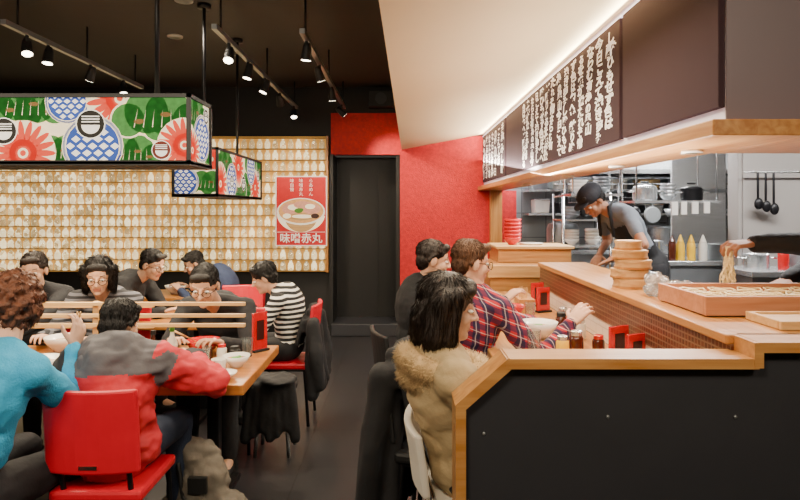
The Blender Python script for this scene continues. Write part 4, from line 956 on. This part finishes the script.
# counter things
kz=.8805
for x,y,r,h,m,lm,l in ((.93,3.42,.03,.11,'amber','steel','brown jar farthest along the counter splash'),(.93,3.3,.028,.1,'redlac','black','red jar behind the plaid sleeve on the counter'),(.86,3.2,.03,.12,'amber','black','dark soy jar left of counter jars'),
    (.93,3.1,.03,.1,'whiteplast','steel','white pepper jar on the counter'),(.8,2.72,.032,.12,'amber','steel','dark jar near the reaching hand'),(.9,2.72,.028,.1,'amber','redlac','red capped brown jar near the reaching hand'),(.72,2.66,.028,.11,'yellow','steel','yellow spice jar nearest the partition')):
    jar(l,x,y,kz,r,h,m,lm)
menucard('near pair red menu card leaning by the counter splash',.955,2.62,kz,.11,.16,.45); menucard('second red menu card of the near pair',.985,2.5,kz,.1,.15,.45)
menucard('far red menu card on the counter beyond plaid man',.93,3.9,kz,.1,.16,.4); menucard('farthest red menu card on the counter',.95,4.15,kz,.1,.16,.4)
bowl('white ramen bowl of the plaid shirt man',.72,3.12,kz,.1,.085,'white'); bowl('red ramen bowl of the man in black jacket',.66,3.65,kz,.1,.085,'redlac'); bowl('ramen bowl of the fur hooded woman',.66,2.2,kz,.1,.085,'white')
cup('clear water glass on counter beside plaid man',.62,2.78,kz,.032,.11,'glass','water_glass','glass'); cup('water glass farther along the counter',.78,3.6,kz,.032,.11,'glass','water_glass','glass')
ch=thing('chopstick_box','wooden box of chopsticks on the counter','box',(.8,3.85,kz)); MB().box(.75,.85,3.77,3.93,kz,kz+.1).build('body','wood_x',ch,bevel=.003)
for i in range(8): MB().cyl((.77+.01*(i%5),3.8+.013*i,kz+.08),(.77+.012*(i%5),3.79+.014*i,kz+.17),.0035,.0025,6).build('chopstick','palewood',ch)
# bags and floor things
b=MB(); b.ell((-.95,2.9,.2),(.13,.1,.19)); b.ell((-.98,2.92,.34),(.1,.08,.1)); b.ell((-.86,2.88,.1),(.13,.1,.1)); b.ell((-1.05,2.88,.1),(.1,.09,.09)); me=remesh(b,.012,2); folds(me,.03,12)
bg=thing('fabric_bag','slumped grey brown fabric bag on the floor by the near table','bag',(-.93,2.9,0)); link('body',me,'bagc',bg,True); MB().tube([(-1.05,2.84,.34),(-1.02,2.82,.2),(-.95,2.8,.12)],.012).build('strap','black',bg,True); MB().box(-.99,-.9,2.79,2.81,.22,.3).build('buckle_flap','black',bg,bevel=.004)
b=MB(); b.ell((-1.28,1.98,.2),(.13,.1,.14)); b.ell((-1.28,1.98,.1),(.14,.11,.1)); me=remesh(b,.012,2); folds(me,.02,10)
bg=thing('handbag','black handbag on the floor beside the woman in teal','bag',(-1.28,1.98,0)); 
link('body',me,'blackcoat',bg,True); MB().tube([(-1.35,1.98,.3),(-1.34,1.98,.4),(-1.24,1.98,.4),(-1.22,1.98,.3)],.008).build('handle','black',bg,True)
sl=thing('stool','dark stool with a black coat hung over it beside the near table','stool',(-.8,3.85,0)); MB().cyl((-.8,3.85,.4),(-.8,3.85,.44),.14,.14,24).build('seat','black',sl,bevel=.01)
for i in range(4): a=math.pi/4+i*math.pi/2; MB().cyl((-.8+.11*math.cos(a),3.85+.11*math.sin(a),.4),(-.8+.15*math.cos(a),3.85+.15*math.sin(a),0),.012).build('leg','chrome',sl,True)
b=MB()
for k in range(7): b.ell((-.8+random.uniform(-.05,.05),3.83+random.uniform(-.1,.04),.46+random.uniform(0,.03)),(.1,.1,.03))
for k in range(7):
    x=-.92+k*.04; b.cap((x,3.72,.45),(x+.01*(k-3),3.69,.14+.03*(k%3)),.03,.035)
me=remesh(b,.012,2); folds(me,.015,9,(1,1,.4)); link('coat_heap',me,'blackcoat',None,True,label='black coat hung over the dark stool beside the table',cat='coat')
def sticks(label,a,b_):
    t=thing('chopsticks',label,'chopsticks',a); a=V(a);b_=V(b_)
    for k in (-1,1): MB().cyl(a+V((k*.006,0,0)),b_+V((k*.003,0,0)),.0035,.002,8).build('stick','palewood',t,True)
sticks('chopsticks held by the man behind the rails',(-1.24,3.24,.9),(-1.13,3.32,.82)); sticks('chopsticks held by the woman in teal',(-1.37,2.56,1.11),(-1.5,2.78,.98)); 
# ================================================================ CAMERA / WORLD
w=bpy.data.worlds.new('world'); SC.world=w; w.use_nodes=True; w.node_tree.nodes['Background'].inputs[0].default_value=(1,.85,.7,1); w.node_tree.nodes['Background'].inputs[1].default_value=.05
cd=bpy.data.cameras.new('cam'); cam=bpy.data.objects.new('camera',cd); C.objects.link(cam); cam.location=(0,0,CZ); cam.rotation_euler=(math.pi/2,0,0)
cd.sensor_fit='HORIZONTAL'; cd.sensor_width=36; cd.lens=27; cd.shift_y=-41/800; cd.clip_start=.02
SC.camera=cam
